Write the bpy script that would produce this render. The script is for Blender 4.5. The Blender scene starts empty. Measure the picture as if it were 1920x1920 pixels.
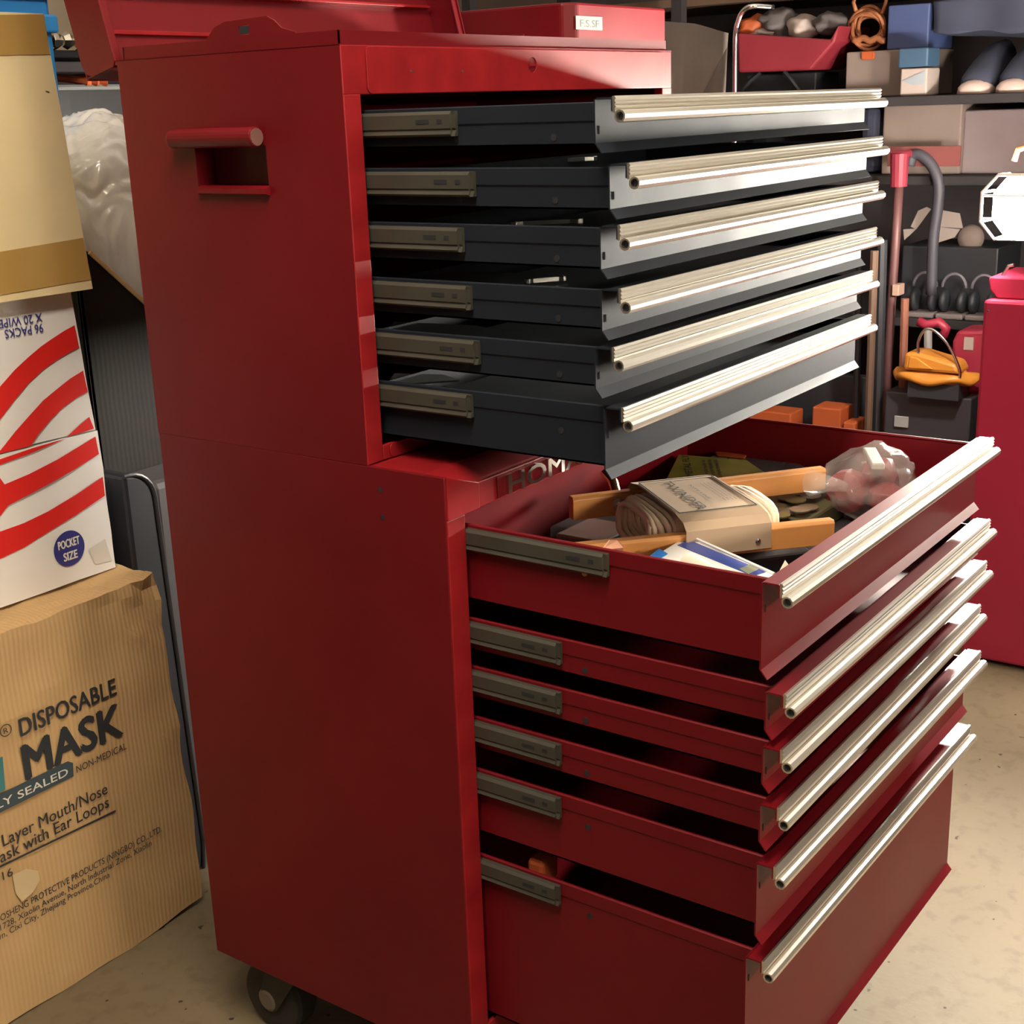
import bpy, bmesh, math, random
from mathutils import Vector, Matrix, noise
random.seed(7)
S = bpy.context.scene
COL = S.collection

# ------------------------------------------------------------------ camera
CAM = Vector((-1.0338, -0.8344, 1.1976))
YAW, PITCH, ROLL, FPX = -0.9430, -0.2919, -0.0358, 2535.9
FW = Vector((-math.sin(YAW)*math.cos(PITCH), math.cos(YAW)*math.cos(PITCH), math.sin(PITCH)))
_r = FW.cross(Vector((0, 0, 1))).normalized(); _u = _r.cross(FW)
RT = math.cos(ROLL)*_r + math.sin(ROLL)*_u
UP = -math.sin(ROLL)*_r + math.cos(ROLL)*_u
cd = bpy.data.cameras.new('camera'); cam = bpy.data.objects.new('camera', cd); COL.objects.link(cam)
cd.sensor_width = 36; cd.lens = FPX/1920*36; cd.clip_start = .05; cd.clip_end = 50
M = Matrix((RT, UP, -FW)).transposed().to_4x4(); M.translation = CAM
cam.matrix_world = M
S.camera = cam
# ------------------------------------------------------------------ world, exposure
w = bpy.data.worlds.new('world'); S.world = w; w.use_nodes = True
w.node_tree.nodes['Background'].inputs[0].default_value = (.30, .32, .40, 1)
w.node_tree.nodes['Background'].inputs[1].default_value = .05
S.view_settings.view_transform = 'Standard'; S.view_settings.look = 'None'
S.view_settings.exposure = 0.0; S.view_settings.gamma = 1; S.view_settings.use_curve_mapping = False
CEIL_E = 43.0        # glow of the ceiling tubes
FILL_E = 50.0  # glow of the added fill light on the wall
WORK_E = 1350.0       # glow of the work light glass

# ------------------------------------------------------------------ measuring helpers (photo pixel -> point on a plane of the place)
def ray(u, v): return FW + RT*((u-960)/FPX) - UP*((v-960)/FPX)
def hit(u, v, ax, val):
    d = ray(u, v); return CAM + d*((val-CAM[ax])/d[ax])
def PX(u, v, x): return hit(u, v, 0, x)
def PY(u, v, y): return hit(u, v, 1, y)
def PZ(u, v, z): return hit(u, v, 2, z)

# ------------------------------------------------------------------ materials
MATS = {}
def mat(name, col, rough=.5, metal=0., var=.12, scale=6., bump=0., bscale=60., rvar=.1, spec=.5, coat=0., stretch=None, trans=0., alpha=1., emit=None, estr=0., aniso=0.):
    if name in MATS: return MATS[name]
    m = bpy.data.materials.new(name); m.use_nodes = True; nt = m.node_tree; N = nt.nodes; L = nt.links
    b = N['Principled BSDF']
    tc = N.new('ShaderNodeTexCoord'); mp = N.new('ShaderNodeMapping'); L.new(tc.outputs['Object'], mp.inputs[0])
    if stretch: mp.inputs['Scale'].default_value = stretch
    nz = N.new('ShaderNodeTexNoise'); nz.inputs['Scale'].default_value = scale; nz.inputs['Detail'].default_value = 5
    L.new(mp.outputs[0], nz.inputs[0])
    cr = N.new('ShaderNodeValToRGB'); L.new(nz.outputs[0], cr.inputs[0])
    c0 = [max(0, c*(1-var)) for c in col]; c1 = [min(1, c*(1+var)) for c in col]
    cr.color_ramp.elements[0].position = .3; cr.color_ramp.elements[1].position = .7
    cr.color_ramp.elements[0].color = (*c0, 1); cr.color_ramp.elements[1].color = (*c1, 1)
    L.new(cr.outputs[0], b.inputs['Base Color'])
    mr = N.new('ShaderNodeMapRange'); L.new(nz.outputs[0], mr.inputs[0])
    mr.inputs[3].default_value = max(.02, rough-rvar); mr.inputs[4].default_value = min(1, rough+rvar)
    L.new(mr.outputs[0], b.inputs['Roughness'])
    b.inputs['Metallic'].default_value = metal; b.inputs['Specular IOR Level'].default_value = spec
    b.inputs['Coat Weight'].default_value = coat; b.inputs['Transmission Weight'].default_value = trans
    b.inputs['Alpha'].default_value = alpha
    if bump:
        n2 = N.new('ShaderNodeTexNoise'); n2.inputs['Scale'].default_value = bscale; n2.inputs['Detail'].default_value = 3
        L.new(mp.outputs[0], n2.inputs[0])
        bp = N.new('ShaderNodeBump'); bp.inputs['Strength'].default_value = bump; bp.inputs['Distance'].default_value = .002
        L.new(n2.outputs[0], bp.inputs['Height']); L.new(bp.outputs[0], b.inputs['Normal'])
    if emit:
        b.inputs['Emission Color'].default_value = (*emit, 1); b.inputs['Emission Strength'].default_value = estr
    MATS[name] = m; return m

def mat_card(name, col, freq=140., axis='X', bump=.35):
    """corrugated cardboard: fibres, faint flute lines"""
    m = mat(name, col, .75, 0, .10, 4., spec=.25)
    nt = m.node_tree; N = nt.nodes; L = nt.links; b = N['Principled BSDF']
    tc = N.new('ShaderNodeTexCoord'); wv = N.new('ShaderNodeTexWave'); wv.bands_direction = axis
    wv.inputs['Scale'].default_value = freq/6.28; wv.inputs['Distortion'].default_value = 1.2; wv.inputs['Detail'].default_value = 1
    wv.inputs['Detail Scale'].default_value = .6
    L.new(tc.outputs['Object'], wv.inputs[0])
    bp = N.new('ShaderNodeBump'); bp.inputs['Strength'].default_value = bump; bp.inputs['Distance'].default_value = .002
    L.new(wv.outputs[1], bp.inputs['Height']); L.new(bp.outputs[0], b.inputs['Normal'])
    return m

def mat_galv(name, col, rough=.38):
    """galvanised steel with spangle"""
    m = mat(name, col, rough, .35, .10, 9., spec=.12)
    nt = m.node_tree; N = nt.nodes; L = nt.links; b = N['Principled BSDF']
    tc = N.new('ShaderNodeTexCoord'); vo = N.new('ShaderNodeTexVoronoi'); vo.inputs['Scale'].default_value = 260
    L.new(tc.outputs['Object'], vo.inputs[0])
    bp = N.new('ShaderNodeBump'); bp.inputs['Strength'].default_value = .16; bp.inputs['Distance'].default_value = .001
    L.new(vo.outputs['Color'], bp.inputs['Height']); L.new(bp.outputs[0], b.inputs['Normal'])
    return m

def mat_floor(name):
    m = mat(name, (.160, .125, .078), .6, 0, .16, 2.2, spec=.35, bump=.25, bscale=90)
    nt = m.node_tree; N = nt.nodes; L = nt.links; b = N['Principled BSDF']
    src = b.inputs['Base Color'].links[0].from_socket
    tc = N.new('ShaderNodeTexCoord'); n = N.new('ShaderNodeTexNoise'); n.inputs['Scale'].default_value = 38; n.inputs['Detail'].default_value = 6
    L.new(tc.outputs['Object'], n.inputs[0])
    r = N.new('ShaderNodeValToRGB'); r.color_ramp.elements[0].position = .34; r.color_ramp.elements[1].position = .48
    r.color_ramp.elements[0].color = (.86, .84, .82, 1); r.color_ramp.elements[1].color = (1, 1, 1, 1)
    L.new(n.outputs[0], r.inputs[0])
    mx = N.new('ShaderNodeMixRGB'); mx.blend_type = 'MULTIPLY'; mx.inputs[0].default_value = 1
    L.new(src, mx.inputs[1]); L.new(r.outputs[0], mx.inputs[2])
    n3 = N.new('ShaderNodeTexNoise'); n3.inputs['Scale'].default_value = 55; n3.inputs['Detail'].default_value = 1
    L.new(tc.outputs['Object'], n3.inputs[0])
    r3 = N.new('ShaderNodeValToRGB'); r3.color_ramp.elements[0].position = .215; r3.color_ramp.elements[1].position = .235
    r3.color_ramp.elements[0].color = (.18, .15, .12, 1); r3.color_ramp.elements[1].color = (1, 1, 1, 1)
    L.new(n3.outputs[0], r3.inputs[0])
    m2 = N.new('ShaderNodeMixRGB'); m2.blend_type = 'MULTIPLY'; m2.inputs[0].default_value = 1
    L.new(mx.outputs[0], m2.inputs[1]); L.new(r3.outputs[0], m2.inputs[2])
    L.new(m2.outputs[0], b.inputs['Base Color'])
    return m

RED = mat('red_paint', (.132, .0038, .0080), .40, 0, .10, 5., spec=.27, coat=.0, rvar=.07)
REDW = mat('worn_red_paint', (.225, .0085, .0115), .45, 0, .20, 22., spec=.18, coat=.0, rvar=.14)
REDIN = mat('red_paint_inside', (.22, .012, .018), .5, 0, .12, 8., spec=.4)
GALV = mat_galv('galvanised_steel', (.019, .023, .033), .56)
ALU = mat('brushed_aluminium', (.95, .92, .85), .34, 1., .0, 3., rvar=.0)
SLIDE = mat('zinc_slide', (.062, .058, .046), .45, .3, .12, 14.)
DARK = mat('dark_void', (.012, .012, .016), .8)
BLK = mat('black_plastic', (.020, .021, .026), .5, 0, .2)
RUB = mat('black_rubber', (.025, .024, .022), .7, 0, .25, 12.)
CHROME = mat('chrome', (.75, .75, .76), .12, 1., .04)
STEEL = mat('tool_steel', (.62, .62, .62), .25, 1., .06)
CARD = mat_card('kraft_cardboard', (.53, .345, .165), 270., bump=.22)
CARDT = mat_card('tan_cardboard', (.82, .66, .38), 90., bump=.06)
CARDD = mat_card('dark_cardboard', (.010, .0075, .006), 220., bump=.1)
TAPE = mat('brown_tape', (.46, .28, .085), .32, 0, .08, 5., coat=.2)
WHITE = mat('white_card', (.78, .76, .74), .42, 0, .03, 5., spec=.4)
PRED = mat('printed_red', (.70, .022, .018), .42, 0, .03)
NAVY = mat('printed_navy', (.035, .035, .20), .45, 0, .05)
INK = mat('printed_ink', (.030, .034, .040), .6, 0, .1)
PWHITE = mat('printed_white', (.72, .70, .62), .6, 0, .02)
TEAL = mat('printed_teal', (.05, .20, .22), .6, 0, .2)
BAG = mat('white_plastic_film', (.82, .79, .76), .2, 0, .04, 8., bump=.35, bscale=60, coat=.5)
BLUE = mat('blue_plastic', (.035, .26, .66), .35, 0, .1)
BLUEF = mat('faded_blue_plastic', (.045, .065, .165), .5, 0, .1)
CLEAR = mat('clear_plastic', (.07, .068, .07), .3, 0, .02, spec=.12, trans=.0, alpha=.34)
FILM = mat('clear_film', (.8, .78, .76), .08, 0, .02, alpha=.16, bump=1., bscale=50)
WOODO = mat('varnished_orange_wood', (.60, .27, .085), .35, 0, .14, 5., coat=.3, stretch=(1, 1, 8))
KRAFTL = mat('kraft_label', (.40, .29, .20), .6, 0, .05)
STRING = mat('cream_string', (.74, .60, .47), .7, 0, .08, 30.)
BRASS = mat('brass', (.75, .52, .22), .25, 1., .1)
COPPER = mat('copper_rivet', (.60, .26, .14), .35, .8, .1)
GREENY = mat('olive_label', (.26, .27, .05), .5, 0, .35, 14.)
ORANGE = mat('orange_plastic', (.42, .085, .025), .45, 0, .12)
CORDO = mat('orange_cord', (.34, .12, .05), .5, 0, .15)
YELLOW = mat('amber_plastic', (.50, .19, .025), .4, 0, .12)
CLOTH = mat('grey_brown_cloth', (.12, .098, .086), .9, 0, .2, 7., bump=.5, bscale=20)
BEIGE = mat('beige_wall', (.52, .43, .33), .8, 0, .06, 1.5)
WALLD = mat('brown_wall', (.17, .13, .115), .85, 0, .12, 1.2)
CEILM = mat('ceiling_white', (.55, .52, .48), .85, 0, .04)
SHELFM = mat('dark_shelf_board', (.030, .026, .028), .85, 0, .2, spec=.2)
WOODB = mat('brown_wood', (.11, .062, .040), .6, 0, .2, 5., stretch=(1, 1, .1))
DENIM = mat('navy_fabric', (.030, .034, .060), .85, 0, .2, 9.)
GREY = mat('grey_plastic', (.30, .29, .28), .5, 0, .1)
SHOEW = mat('pale_rubber_toe', (.48, .36, .33), .5, 0, .06)
TANB = mat('dusty_box_card', (.20, .15, .13), .8, 0, .12)
PALE = mat('pale_paper', (.36, .29, .265), .7, 0, .08)
WALLN = mat('dark_garage_door', (.10, .085, .075), .6, 0, .15, 1.)
REDS = mat('cabinet_red_with_glare', (.30, .016, .045), .38, 0, .08, 4., spec=.4)  # brighter red: veiling glare of the work light put into the colour
FLOORM = mat_floor('concrete_floor')
GLOW = mat('work_light_glass', (1, .98, .92), .3, emit=(1, .93, .80), estr=WORK_E)
TUBEG = mat('ceiling_diffuser', (1, .95, .85), .5, emit=(1, .88, .70), estr=CEIL_E)
FILLG = mat('fill_light_diffuser', (1, .95, .85), .5, emit=(1, .86, .66), estr=FILL_E)

# ------------------------------------------------------------------ mesh builder
ORG = {}
def smooth_path(pts, n=5):
    P = [Vector(p) for p in pts]; P = [P[0]*2-P[1]]+P+[P[-1]*2-P[-2]]; o = []
    for i in range(1, len(P)-2):
        for k in range(n):
            t = k/n; a, b, c, d = P[i-1:i+3]
            o.append(.5*((2*b)+(c-a)*t+(2*a-5*b+4*c-d)*t*t+(3*b-a-3*c+d)*t**3))
    return o+[P[-2]]
class MB:
    def __init__(s): s.v = []; s.f = []
    def add(s, vs, fs):
        n = len(s.v); s.v += [Vector(p) for p in vs]; s.f += [tuple(i+n for i in f) for f in fs]; return s
    def box(s, a, b):
        (x0, y0, z0), (x1, y1, z1) = a, b
        x0, x1 = sorted((x0, x1)); y0, y1 = sorted((y0, y1)); z0, z1 = sorted((z0, z1))
        return s.add([(x0,y0,z0),(x1,y0,z0),(x1,y1,z0),(x0,y1,z0),(x0,y0,z1),(x1,y0,z1),(x1,y1,z1),(x0,y1,z1)],
                     [(3,2,1,0),(4,5,6,7),(0,1,5,4),(1,2,6,5),(2,3,7,6),(3,0,4,7)])
    def prism(s, poly, ax, a, b):
        """poly: 2D points in the plane across axis ax (x: (y,z); y: (x,z); z: (x,y))"""
        def P(q, t): return {0: (t, q[0], q[1]), 1: (q[0], t, q[1]), 2: (q[0], q[1], t)}[ax]
        n = len(poly)
        return s.add([P(q, a) for q in poly]+[P(q, b) for q in poly],
                     [tuple(range(n))[::-1], tuple(range(n, 2*n))]+[(i, (i+1) % n, n+(i+1) % n, n+i) for i in range(n)])
    def holed(s, outer, holes, ax, a, b):
        bm = bmesh.new()
        def P(q, t): return {0: (t, q[0], q[1]), 1: (q[0], t, q[1]), 2: (q[0], q[1], t)}[ax]
        es = []
        for loop in [outer]+holes:
            vs = [bm.verts.new(P(q, a)) for q in loop]
            es += [bm.edges.new((vs[i], vs[(i+1) % len(vs)])) for i in range(len(vs))]
        r = bmesh.ops.triangle_fill(bm, edges=es, use_beauty=True)
        fs = [g for g in r['geom'] if isinstance(g, bmesh.types.BMFace)]
        ex = bmesh.ops.extrude_face_region(bm, geom=fs)
        d = [0, 0, 0]; d[ax] = b-a
        bmesh.ops.translate(bm, verts=[g for g in ex['geom'] if isinstance(g, bmesh.types.BMVert)], vec=d)
        bm.verts.index_update()
        vs = [v.co.copy() for v in bm.verts]; ff = [tuple(v.index for v in f.verts) for f in bm.faces]
        bm.free(); return s.add(vs, ff)
    def tube(s, pts, r, n=10, cap=True, close=False):
        pts = [Vector(p) for p in pts]; k = len(pts); vs = []; ref = None
        rr = r if isinstance(r, (list, tuple)) else [r]*k
        for i, p in enumerate(pts):
            if close: t = pts[(i+1) % k]-pts[i-1]
            else: t = pts[min(i+1, k-1)]-pts[max(i-1, 0)]
            t.normalize()
            if ref is None: ref = t.orthogonal().normalized()
            ref = (ref-t*ref.dot(t)).normalized(); o = t.cross(ref)
            for j in range(n):
                a = 2*math.pi*j/n; vs.append(p+ref*(rr[i]*math.cos(a))+o*(rr[i]*math.sin(a)))
        fs = []
        for i in range(k if close else k-1):
            for j in range(n):
                a, b = i*n+j, i*n+(j+1) % n; c, d = ((i+1) % k)*n+(j+1) % n, ((i+1) % k)*n+j
                fs.append((a, b, c, d))
        if cap and not close: fs += [tuple(range(n))[::-1], tuple(range((k-1)*n, k*n))]
        return s.add(vs, fs)
    def lathe(s, c, prof, n=24, ax=2, cap=True):
        """prof: (radius, height along ax)"""
        c = Vector(c); vs = []
        for r, h in prof:
            for j in range(n):
                a = 2*math.pi*j/n; p = [0, 0, 0]
                p[ax] = h; p[(ax+1) % 3] = r*math.cos(a); p[(ax+2) % 3] = r*math.sin(a)
                vs.append(c+Vector(p))
        fs = [(i*n+j, i*n+(j+1) % n, (i+1)*n+(j+1) % n, (i+1)*n+j) for i in range(len(prof)-1) for j in range(n)]
        if cap: fs += [tuple(range(n))[::-1], tuple(range((len(prof)-1)*n, len(prof)*n))]
        return s.add(vs, fs)
    def xf(s, m):
        s.v = [m @ p for p in s.v]; return s
    def warp(s, fn):
        s.v = [Vector(fn(p)) for p in s.v]; return s
    def build(s, name, m, parent=None, smooth=False, bevel=0., base=True, label=None, cat=None, group=None, kind=None, subsurf=0):
        xs = [p.x for p in s.v]; ys = [p.y for p in s.v]; zs = [p.z for p in s.v]
        o0 = Vector(((min(xs)+max(xs))/2, (min(ys)+max(ys))/2, min(zs) if parent is None else (min(zs)+max(zs))/2))
        me = bpy.data.meshes.new(name); me.from_pydata([tuple(p-o0) for p in s.v], [], s.f); me.validate()
        bm = bmesh.new(); bm.from_mesh(me); bmesh.ops.recalc_face_normals(bm, faces=bm.faces); bm.to_mesh(me); bm.free()
        me.materials.append(m)
        if smooth:
            for p in me.polygons: p.use_smooth = True
        o = bpy.data.objects.new(name, me); COL.objects.link(o)
        o.location = o0-(ORG[parent.name] if parent else Vector((0, 0, 0))); ORG[o.name] = o0
        if parent: o.parent = parent
        if bevel:
            b = o.modifiers.new('bevel', 'BEVEL'); b.width = bevel; b.segments = 2; b.limit_method = 'ANGLE'; b.angle_limit = .6
        if subsurf:
            b = o.modifiers.new('sub', 'SUBSURF'); b.levels = subsurf; b.render_levels = subsurf
        tag(o, label, cat, group, kind); return o

def tag(o, label=None, cat=None, group=None, kind=None):
    if label: o['label'] = label
    if cat: o['category'] = cat
    if group: o['group'] = group
    if kind: o['kind'] = kind
    return o
def thing(name, loc, label, cat, group=None):
    o = bpy.data.objects.new(name, None); COL.objects.link(o); o.location = loc; o.empty_display_size = .05
    ORG[o.name] = Vector(loc); return tag(o, label, cat, group)
def rbox(a, b): return MB().box(a, b)
def grid_box(a, b, n, amp, fr, seed=0, inward=True):
    """box with subdivided, slightly crumpled faces"""
    bm = bmesh.new(); bmesh.ops.create_cube(bm, size=1)
    bmesh.ops.subdivide_edges(bm, edges=bm.edges, cuts=n, use_grid_fill=True)
    a = Vector(a); b = Vector(b); c = (a+b)/2; d = b-a; vs = []
    for v in bm.verts:
        q = Vector((v.co.x*d.x, v.co.y*d.y, v.co.z*d.z)); nn = Vector((0, 0, 0))
        for k in range(3):
            if abs(abs(v.co[k])-.5) < 1e-4: nn[k] = math.copysign(1, v.co[k])
        t = noise.noise(q*fr+Vector((seed, seed*2, 0)))
        if inward: t = -abs(t)
        vs.append(c+q+nn*amp*t)
    bm.verts.index_update(); m = MB().add(vs, [tuple(v.index for v in f.verts) for f in bm.faces]); bm.free(); return m

def text_geo(txt, bold=0., ext=.0):
    cu = bpy.data.curves.new('t', 'FONT'); cu.body = txt; cu.size = 1; cu.offset = bold; cu.extrude = ext; cu.resolution_u = 3
    o = bpy.data.objects.new('t', cu); COL.objects.link(o)
    dg = bpy.context.evaluated_depsgraph_get(); me = o.evaluated_get(dg).to_mesh()
    vs = [v.co.copy() for v in me.vertices]; fs = [tuple(p.vertices) for p in me.polygons]
    bpy.data.objects.remove(o); bpy.data.curves.remove(cu)
    return vs, fs
def text_on(name, txt, org, right, up, width, height, m, parent, bold=.0, thick=.0, kind=None, label=None):
    """lettering lying on a surface: org = lower left, fitted to width and cap height"""
    vs, fs = text_geo(txt, 0., .02 if thick else 0)
    x0 = min(v.x for v in vs); x1 = max(v.x for v in vs)
    sx = width/(x1-x0); sy = height/.729 if height else sx
    right = Vector(right).normalized(); up = Vector(up).normalized(); nrm = right.cross(up); M_ = MB()
    for k, (bx_, by_) in enumerate(((0, 0), (-1, 0), (1, 0), (0, .7), (0, -.7)) if bold else ((0, 0),)):
        M_.add([Vector(org)+right*((v.x-x0)*sx+bx_*bold*sy)+up*((v.y+by_*bold)*sy)+nrm*((v.z*thick/.02 if thick else 0)+k*.00002) for v in vs], fs)
    return M_.build(name, m, parent, label=label)
def print_poly(name, pts, m, parent, off):
    """flat print: closed outline on a face, lifted by off"""
    bm = bmesh.new(); vs = [bm.verts.new(Vector(p)+Vector(off)) for p in pts]
    es = [bm.edges.new((vs[i], vs[(i+1) % len(vs)])) for i in range(len(vs))]
    bmesh.ops.triangle_fill(bm, edges=es, use_beauty=True); bm.verts.index_update()
    M_ = MB().add([v.co.copy() for v in bm.verts], [tuple(v.index for v in f.verts) for f in bm.faces]); bm.free()
    return M_.build(name, m, parent)

# ================================================================== SETTING
def struct(name, a, b, m): return rbox(a, b).build(name, m, kind='structure')
struct('floor', (-3, -3.2, -.1), (3.4, 2.9, 0), FLOORM)
struct('ceiling', (-3, -3.2, 2.5), (3.4, 2.9, 2.6), CEILM)
struct('wall_back', (3.2, -3.2, 0), (3.4, 2.9, 2.5), WALLD)
struct('wall_left', (-3, 2.7, 0), (3.2, 2.9, 2.5), BEIGE)
struct('wall_right', (-3, -3.2, 0), (3.2, -3.0, 2.5), WALLN)
struct('wall_front', (-3, -3.0, 0), (-2.8, 2.7, 2.5), WALLN)

def ceiling_light(x, y, lx, ly, gm, label):
    t = thing('ceiling_light', (x, y, 2.40), label, 'ceiling light')
    MB().box((x-lx/2-.03, y-ly/2-.03, 2.45), (x+lx/2+.03, y+ly/2+.03, 2.4995)).build('housing', CEILM, t, bevel=.006)
    MB().box((x-lx/2, y-ly/2, 2.41), (x+lx/2, y+ly/2, 2.45)).build('diffuser', gm, t, bevel=.01)
ceiling_light(-.78, -.40, 1.0, .34, TUBEG, 'warm ceiling batten light above the boxes')
wlt = thing('wall_fill_light', (-.1, -2.97, 1.30), 'added warm fill light on the unseen wall behind the camera', 'fill light')  # unseen light, added to brighten the drawer fronts
MB().box((-.72, -2.9995, 1.26), (.52, -2.955, 1.60)).build('housing', CEILM, wlt, bevel=.006)
MB().box((-.69, -2.955, 1.28), (.49, -2.92, 1.58)).build('diffuser', FILLG, wlt, bevel=.01)

# ================================================================== ROLLER CABINET
W = .66; DB = .434; YC = .103; ZR0 = .12; ZR1 = .8377; ZC1 = 1.2601
rc = thing('roller_cabinet', (.33, .2, 0), 'lower red steel roller cabinet on casters with six drawers pulled open', 'tool cabinet')
# casing: left side, right side, back, bottom, top
MB().box((0, 0, ZR0), (.004, DB, ZR1)).build('side_panel', RED, rc, bevel=.0015)
MB().box((W-.004, 0, ZR0), (W, DB, ZR1)).build('side_panel', RED, rc, bevel=.0015)
MB().box((.004, DB-.004, ZR0), (W-.004, DB, ZR1)).build('back_panel', RED, rc)
MB().box((.004, .004, ZR0), (W-.004, DB-.004, ZR0+.004)).build('bottom_panel', RED, rc)
MB().prism([(.004, ZR1-.016), (.024, ZR1-.004), (.03, ZR1-.001), (DB, ZR1-.001), (DB, ZR1-.005), (.03, ZR1-.006), (.004, ZR1-.020)], 0, .004, W-.004).build('top_panel', REDW, rc)
# front frame
ST = .031; ZRT = .791; ZRB = .165
for a, b in ((0.0005, ST), (W-ST, W-.0005)):
    MB().box((a, -.001, ZR0), (b, .012, ZRT)).build('front_stile', REDW, rc, bevel=.0012)
MB().prism([(.0005, ZRT), (.056, ZRT), (.056, ZR1-.018), (.002, ZR1)], 1, -.0025, .003).build('corner_tab', REDW, rc, bevel=.001)
MB().prism([(W-.0005, ZRT), (W-.056, ZRT), (W-.056, ZR1-.018), (W-.002, ZR1)], 1, -.0025, .003).build('corner_tab', REDW, rc, bevel=.001)
MB().box((ST, -.001, ZRT), (W-ST, .004, ZR1-.018)).build('front_rail', REDW, rc, bevel=.0012)
MB().box((ST, -.001, ZR0), (W-ST, .004, ZRB)).build('front_rail', REDW, rc, bevel=.0012)
for u, v in ((713, 918), (718, 970)):
    q = PX(u, v, 0); MB().lathe((q.x, q.y, q.z), [(.0028, -.0006), (.0028, .002)], 10, 0).build('screw_hole', DARK, rc)
# brand lettering, raised chrome, in a dark strip
b0 = PY(945, 925, 0)
MB().box((.088, -.0022, .7935), (.300, -.0005, .8175)).build('badge_recess', RED, rc)
text_on('badge_lettering', 'HOMAK', (.104, -.0022, .7955), (1, 0, 0), (0, 0, 1), .178, .0215, CHROME, rc, bold=.03, thick=.004, label='chrome raised lettering')

# casters
def caster(x, y, front):
    g = MB()
    g.box((x-.032, y-.04, .114), (x+.032, y+.04, .1195))
    for s in (-1, 1): g.prism([(y-.03, .114), (y+.03, .114), (y+.052, .04), (y+.02, .04)], 0, x+s*.024, x+s*.027)
    c = g.build('caster_bracket', mat('caster_grey', (.05, .045, .04), .5, .5), rc)
    MB().lathe((x, y+.035, .052), [(.036, -.021), (.048, -.019), (.052, -.012), (.052, .012), (.048, .019), (.036, .021)], 28, 0).build('caster_wheel', RUB, c, smooth=False, bevel=.001)
    MB().lathe((x, y+.035, .052), [(.012, -.029), (.017, -.026), (.017, .026), (.012, .029)], 16, 0).build('caster_hub', mat('hub_grey', (.22, .18, .15), .5, .5), c)
for x in (.05, .61):
    for y in (.06, .335): caster(x, y, y < .2)

def handle_profile(y, z):
    """trim pull in the (y,z) plane: grooved plate hooked on the lip"""
    p = [(0, .001), (-.0022, .001), (-.0036, -.0012), (-.0022, -.0030), (-.0036, -.0048), (-.0022, -.0064), (-.0036, -.0082), (-.0022, -.0098), (-.0026, -.0125), (0, -.0130)]
    return [(y+a, z+b) for a, b in p]
def tube_profile(y, z, r0, r1, n=10):
    return [(y+r*math.cos(2*math.pi*(i+.5)/n), z+r*math.sin(2*math.pi*(i+.5)/n)) for r in (r0, r1) for i in range(n)]

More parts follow.
